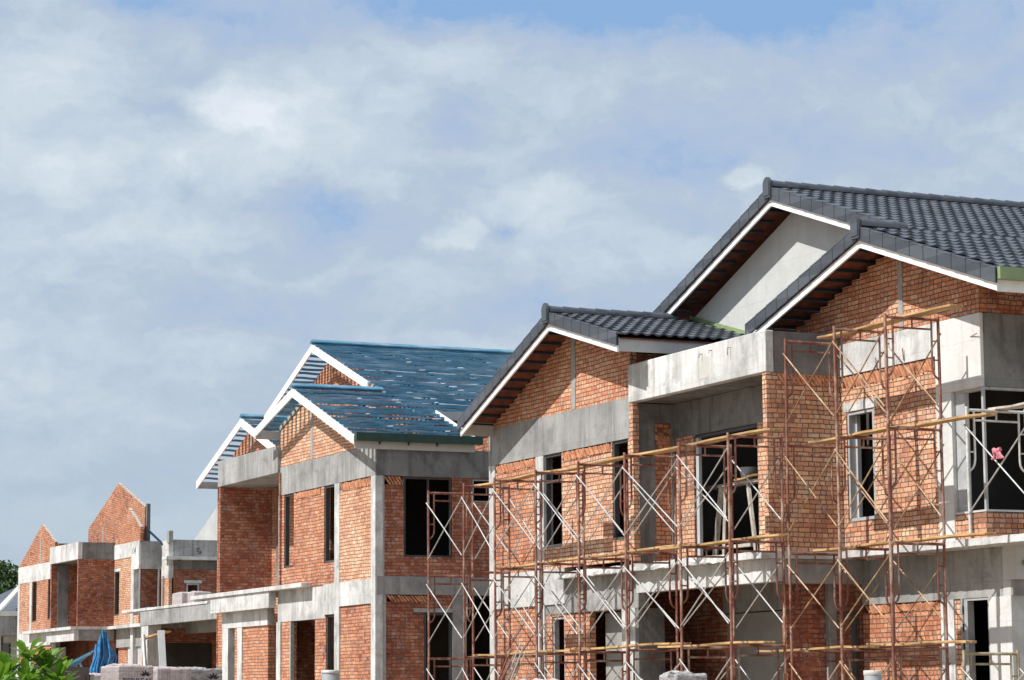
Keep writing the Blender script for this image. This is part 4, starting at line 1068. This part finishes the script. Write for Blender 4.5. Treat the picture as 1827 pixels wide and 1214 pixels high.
pallet(-88.2, 29.4, .9, 1.4, .72, 'pale wrapped bundle of tiles on the porch roof, next to the brick balcony wall', fw, [], 8, 4.152, [(29.9, 4.45, .15)], gp)
for k in range(5):
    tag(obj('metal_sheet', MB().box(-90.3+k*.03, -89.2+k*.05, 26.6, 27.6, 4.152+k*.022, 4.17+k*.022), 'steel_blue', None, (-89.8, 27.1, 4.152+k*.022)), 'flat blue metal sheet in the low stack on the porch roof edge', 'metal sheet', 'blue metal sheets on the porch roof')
# dark tarpaulin pile near the scaffold
pallet(-30.1, 13.9, .75, .5, 1.215, 'pale wrapped pallet top peeping up below the long scaffold', fw, [], 9)
pallet(-29.2, 15.55, .42, .5, 1.30, 'small dark wrapped pallet below the porch of the tiled house', fd, [], 10)

# blue trusses
rr = random.Random(9)
for k in range(15):
    y = 18.93+k*.045; x = -68.7+rr.uniform(-.1, .1); z = 2.35+.55*math.exp(-((k-6)/4.5)**2)+rr.uniform(-.05, .06); m = MB()
    m.tube([(x+.15, y+.06*k/15, 0), (x+.1, y+.02, 1.2), (x+.06, y+rr.uniform(-.02, .02), 1.85), (x+.0, y+.1+rr.uniform(-.03, .05), 2.2), (x-.05, y+.16-.012*k, z)], .033, 6)
    tag(obj('roof_channel', m, 'channel_blue', None, (x+.15, y, 0)), 'bent blue steel channel in the upright fan behind the pallets', 'steel channel', 'blue steel channels standing in a fan')
m = MB()
for k in range(8):
    m.bar((-70.3+k*.02, 17.9+k*.06, 1.5), (-69.6+k*.02, 19.0+k*.03, 2.15+.03*k), .05, .03)
m.bar((-70.3, 17.7, 1.48), (-69.5, 19.15, 2.3), .06, .07)
for k in range(6): m.bar((-69.9, 18.3+k*.12, 1.85+k*.06), (-69.7, 18.55+k*.12, 1.55), .04, .04)
m.bar((-70.3, 17.72, 0), (-70.3, 17.72, 1.5), .05, .05); m.bar((-69.5, 19.1, 0), (-69.5, 19.1, 2.25), .05, .05)
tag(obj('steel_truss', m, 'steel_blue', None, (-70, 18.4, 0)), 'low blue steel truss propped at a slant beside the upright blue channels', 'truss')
# props leaning at the porch
for i, (a, b, mt, lb) in enumerate((((-84.2, 25.2, 0), (-85.7, 25.4, 3.2), 'steel_galvanised', 'pale pole leaning against the left porch column'),
                                  ((-82.6, 25.3, 0), (-84.0, 25.5, 3.3), 'paint_grey', 'thick white board leaning in the open porch'),
                                  ((-75.6, 22.2, 0), (-76.3, 21.4, 2.75), 'steel_blue_dark', 'thin dark rod leaning behind the blue channels'))):
    m = MB()
    if i == 1: m.bar(a, b, .22, .1)
    else: m.tube([a, b], .07 if i == 0 else .035, 8)
    tag(obj('prop_pole' if i != 1 else 'leaning_board', m, mt, None, a), lb, 'pole' if i != 1 else 'board')
m = MB(); m.bar((-86.9, 25.75, 3.1), (-84.0, 25.75, 3.28), .2, .05); m.box(-86.85, -86.75, 25.7, 25.8, 0, 3.08)
tag(obj('timber_brace', m, 'wood_plank', None, (-86.8, 25.75, 0)), 'yellow timber bar propped across the porch opening on an upright', 'timber')
# dark hoarding board
hb = thing('hoarding_board', 'dark brown hoarding board standing between the shrub and the pallets', 'board', (-43.5, 11.7, 0))
m = MB(); m.obox((-43.0, 10.85, .02), (-5.2, 2.35, 0), (.02, .05, 0), (0, 0, 1.61)); obj('panel', m, 'dark_board', hb)
for k in (.05, .5, .95):
    m = MB(); x, y = -43.0-5.2*k, 10.92+2.35*k; m.box(x-.04, x+.04, y+.04, y+.12, 0, 1.5); obj('post', m, 'wood_old', hb)

# ================================================================== PLANTS
def leaf(m, base, d, up, L, W, curl):
    d = d.normalized(); sd = d.cross(up).normalized(); n = sd.cross(d).normalized()
    prof = [(0, .06), (.25, .42), (.5, .80), (.75, 1.0), (.9, .72), (1.0, .08)]
    v = []
    for t_, w_ in prof:
        c = base+d*L*t_-n*curl*L*t_*t_
        v += [c-sd*W*w_*.5+n*W*.13*w_, c, c+sd*W*w_*.5+n*W*.13*w_]
    f = []
    for i in range(len(prof)-1):
        a = i*3; f += [(a, a+1, a+4, a+3), (a+1, a+2, a+5, a+4)]
    m.add(v, f, True)
sh = thing('leafy_shrub', 'bright green leafy shrub with broad glossy leaves in the front left corner', 'shrub', (-23.6, 5.5, 0))
rr = random.Random(31); st = MB(); lf = MB()
tips = [(-23.6, 5.93, 1.53), (-23.7, 6.12, 1.44), (-23.5, 6.17, 1.30), (-23.6, 5.72, 1.36), (-23.4, 5.86, 1.28), (-23.8, 6.0, 1.24), (-23.3, 5.75, 1.16), (-23.5, 6.05, 1.12), (-23.2, 6.2, 1.13), (-23.9, 5.62, 1.2),
        (-23.2, 5.55, 1.25), (-23.1, 5.95, 1.02), (-23.6, 5.4, 1.3), (-23.9, 5.25, 1.1), (-23.4, 5.3, 1.0), (-24.0, 5.85, 1.05), (-23.7, 6.2, 1.0), (-23.2, 5.4, .85), (-23.5, 5.8, .9), (-23.3, 6.1, .85), (-23.8, 5.55, .95), (-23.6, 6.2, .75)]
for tx, ty, tz in tips:
    b0 = Vector((-23.6+rr.uniform(-.15, .15), 5.7+rr.uniform(-.15, .15), 0)); tp = Vector((tx, ty, tz-.10))
    st.tube([b0, b0.lerp(tp, .5)+Vector((rr.uniform(-.05, .05), rr.uniform(-.05, .05), 0)), tp], .013, 6, .008)
    n = rr.randint(20, 26)
    for k in range(n):
        an = k*2.4+rr.uniform(-.3, .3); el = rr.uniform(.15, 1.35)*(1-.5*k/n)+.15
        d = Vector((math.cos(an)*math.cos(el), math.sin(an)*math.cos(el), math.sin(el)))
        leaf(lf, tp-Vector((0, 0, .10*k/n)), d, Vector((0, 0, 1.001)) if el < 1.4 else Vector((1, 0, 0)), rr.uniform(.17, .27), rr.uniform(.06, .095), rr.uniform(.0, .35))
obj('stem', st, 'bark', sh); obj('foliage', lf, 'leaf_shrub', sh)

def tree(x, y, h, w, seed, label):
    rr = random.Random(seed); root = thing('broadleaf_tree', label, 'tree', (x, y, 0), 'trees on the far left skyline')
    m = MB(); m.tube([(x, y, 0), (x+.2, y, h*.4), (x-.1, y+.2, h*.8)], .45, 8, .12)
    for k in range(9):
        a = rr.uniform(0, 6.28); z = h*rr.uniform(.3, .6); m.tube([(x, y, z), (x+math.cos(a)*w*.35, y+math.sin(a)*w*.35, z+h*.2)], .16, 6, .05)
    obj('trunk', m, 'bark', root)
    c = MB(); cl = []
    for k in range(46):
        a = rr.uniform(0, 6.28); q = rr.uniform(.15, 1)**.6; zz = rr.uniform(.22, 1.0); rad_ = w*.5*math.sin(min(1, zz*1.05)*math.pi*.86+.25)
        cl.append((x+math.cos(a)*rad_*q, y+math.sin(a)*rad_*q, h*zz*.95, rr.uniform(.7, 1.5)))
    for cx_, cy_, cz_, cr in cl:
        for k in range(150):
            d = Vector((rr.gauss(0, 1), rr.gauss(0, 1), rr.gauss(0, .75))); d = d.normalized()*cr*rr.uniform(.4, 1.1)
            p = Vector((cx_, cy_, cz_))+d; s = rr.uniform(.14, .34)
            a = Vector((rr.gauss(0, 1), rr.gauss(0, 1), rr.gauss(0, 1))).normalized(); b = a.orthogonal().normalized()
            c.add([p-a*s, p+b*s*.45, p+a*s, p-b*s*.45], [(0, 1, 2, 3)])
    obj('crown', c, 'leaf_tree', root)
for i, (x, y, h, w, l) in enumerate(((-262, 55, 13.0, 10, 'dark green tree behind the grey house, at the picture edge'), (-250, 60.0, 14.2, 9, 'taller dark green tree with thin top twigs beside the roofless house'),
                                     (-252, 66.5, 13.2, 9, 'dark green tree half hidden behind the roofless brick house'), (-240, 58, 8.5, 9, 'lower olive green tree in front of the dark trees by the grey house'))):
    tree(x, y, h, w, 50+i, l)

# ================================================================== GROUND
m = MB(); m.box(-3000, 3000, -3000, 3000, -.2, 0)
tag(obj('ground', m, 'ground_earth'), None, None, kind='structure')

# ================================================================== WORLD, SUN, CAMERA
f_px = 4683.; yaw, pitch, roll = rad(24.504), rad(7.785), rad(-.382)
fwd = Vector((-math.cos(yaw)*math.cos(pitch), math.sin(yaw)*math.cos(pitch), math.sin(pitch)))
r0 = fwd.cross(Vector((0, 0, 1))).normalized(); u0 = r0.cross(fwd)
rt = r0*math.cos(roll)+u0*math.sin(roll); up = -r0*math.sin(roll)+u0*math.cos(roll)
cam = bpy.data.cameras.new('camera'); cam.sensor_width = 36; cam.lens = 36*f_px/1827; cam.clip_end = 8000; cam.clip_start = .1
co = bpy.data.objects.new('camera', cam); COL.objects.link(co)
mt = Matrix((rt, up, -fwd)).transposed().to_4x4(); mt.translation = (0, 0, 1.0); co.matrix_world = mt
S.camera = co
LT = Vector((-.05, 1.0, -1.12)).normalized()
sun = bpy.data.lights.new('sun', 'SUN'); sun.energy = 5.0; sun.angle = rad(.5); sun.color = (1, .965, .91)
so = bpy.data.objects.new('sun', sun); COL.objects.link(so); so.rotation_euler = LT.to_track_quat('-Z', 'Y').to_euler()
so.location = (0, 0, 60)
elev = math.asin(-LT.z); rot = math.atan2(-LT.x, -LT.y)

w = bpy.data.worlds.new('World'); S.world = w; w.use_nodes = True
t = NT(w.node_tree); bg = w.node_tree.nodes['Background']
sky = t.new('ShaderNodeTexSky', sky_type='NISHITA'); sky.sun_disc = False; sky.sun_elevation = elev; sky.sun_rotation = rot; sky.air_density = 1.2; sky.dust_density = 2.5
tc = t.new('ShaderNodeTexCoord'); d = tc.outputs['Generated']
# cloud map laid out on the sky by fixed compass directions (north-west by west quarter)
qf = t.m('MAXIMUM', t.v('DOT_PRODUCT', d, tuple(fwd)), .06)
U = t.m('ADD', t.m('MULTIPLY', t.m('DIVIDE', t.v('DOT_PRODUCT', d, tuple(rt)), qf), 4.683), .9135)
V = t.m('SUBTRACT', .607, t.m('MULTIPLY', t.m('DIVIDE', t.v('DOT_PRODUCT', d, tuple(up)), qf), 4.683))
p0 = t.comb(U, t.m('MULTIPLY', V, 1.25), 0)
def nz(vec, sc_, det, off, rough=.55):
    return t.m('SUBTRACT', t.noise(t.v('ADD', vec, off), sc_, det, rough), .5)
wu = t.m('ADD', t.m('MULTIPLY', nz(p0, 3.2, 5, (3, 1, 0)), .17), t.m('MULTIPLY', nz(p0, 11, 7, (1, 7, 0), .66), .085))
wv_ = t.m('ADD', t.m('MULTIPLY', nz(p0, 3.2, 5, (9, 4, 2)), .13), t.m('MULTIPLY', nz(p0, 11, 7, (5, 2, 3), .66), .07))
Uw, Vw = t.m('ADD', U, wu), t.m('ADD', V, wv_)
dens = t.m('ADD', .50, t.m('MULTIPLY', nz(t.comb(Uw, t.m('MULTIPLY', Vw, 1.9), 0), 2.1, 8, (2, 8, 5), .6), .62))
def relief(sc_, off, dx, dy):
    a = nz(t.comb(Uw, t.m('MULTIPLY', Vw, 1.6), 0), sc_, 8, off, .6)
    b = nz(t.comb(t.m('ADD', Uw, dx), t.m('MULTIPLY', t.m('ADD', Vw, dy), 1.6), 0), sc_, 8, off, .6)
    return t.m('SUBTRACT', a, b)
dens = t.m('ADD', dens, t.m('MULTIPLY', relief(2.6, (4, 2, 6), -.015, -.045), 1.2))
dens = t.m('ADD', dens, t.m('MULTIPLY', relief(7.5, (1, 5, 2), -.004, -.012), .26))
edge_n = t.m('MULTIPLY', nz(t.comb(U, t.m('MULTIPLY', V, 1.3), 0), 6.5, 9, (8, 3, 1), .62), 1.15)
BL = [(.43, .19, .10, .055, .34), (.57, .20, .10, .05, .24), (.12, .32, .11, .05, .22), (.27, .30, .08, .05, .16), (.45, .26, .18, .07, .12), (.80, .42, .05, .04, .32), (.95, .36, .12, .07, .22),
      (1.34, .305, .045, .022, .42), (1.36, .345, .03, .03, .15), (.20, .42, .26, .10, .12), (1.05, .42, .2, .08, .10), (.05, .18, .16, .08, .14), (.68, .33, .05, .03, .2),
      (.60, .35, .10, .05, -.26), (.80, .22, .05, .05, -.22), (.27, .20, .05, .02, -.18), (.62, .44, .16, .05, -.14), (.89, .415, .03, .015, -.26), (.33, .34, .02, .03, -.12), (.47, .56, .2, .04, -.12),
      (.95, -.01, .55, .075, -.40), (1.35, .00, .5, .09, -.36), (.30, -.01, .12, .06, -.2), (1.6, .25, .3, .12, -.10), (1.15, .28, .2, .07, -.12), (.9, .55, .2, .08, -.08)]
for u_, v_, ru, rv_, am in BL:
    a = t.m('DIVIDE', t.m('SUBTRACT', Uw, u_), ru); b = t.m('DIVIDE', t.m('SUBTRACT', Vw, v_), rv_)
    g = t.m('EXPONENT', t.m('MULTIPLY', t.m('ADD', t.m('MULTIPLY', a, a), t.m('MULTIPLY', b, b)), -1))
    if am > .15:
        ms = t.new('ShaderNodeMapRange', interpolation_type='SMOOTHSTEP'); ms.inputs[1].default_value = .22; ms.inputs[2].default_value = .85
        t.put(ms.inputs[0], t.m('ADD', g, edge_n)); g = ms.outputs[0]; am *= .82
    elif am < 0: am *= 1.3
    dens = t.m('ADD', dens, t.m('MULTIPLY', g, am))
cc = t.ramp(dens, [(.0, (.26, .44, .73)), (.22, (.41, .53, .73)), (.42, (.48, .575, .71)), (.60, (.575, .67, .765)), (.80, (.68, .765, .84)), (1.0, (.83, .88, .95))])
low = t.new('ShaderNodeMapRange', interpolation_type='SMOOTHSTEP'); t.put(low.inputs[0], V); low.inputs[1].default_value = .55; low.inputs[2].default_value = 1.0
cc = t.v('SCALE', cc, scale=.885)
cc = t.mix(t.m('MULTIPLY', low.outputs[0], .55), cc, (.40, .50, .605))
scl = t.v('SCALE', cc, scale=10.0)
fin = t.mix(.88, sky.outputs[0], scl)
t.l.new(fin, bg.inputs['Color']); bg.inputs['Strength'].default_value = .1

S.view_settings.view_transform = 'Standard'; S.view_settings.look = 'None'; S.view_settings.gamma = 1; S.view_settings.exposure = .22
S.cycles.max_bounces = 6; S.cycles.use_denoising = True
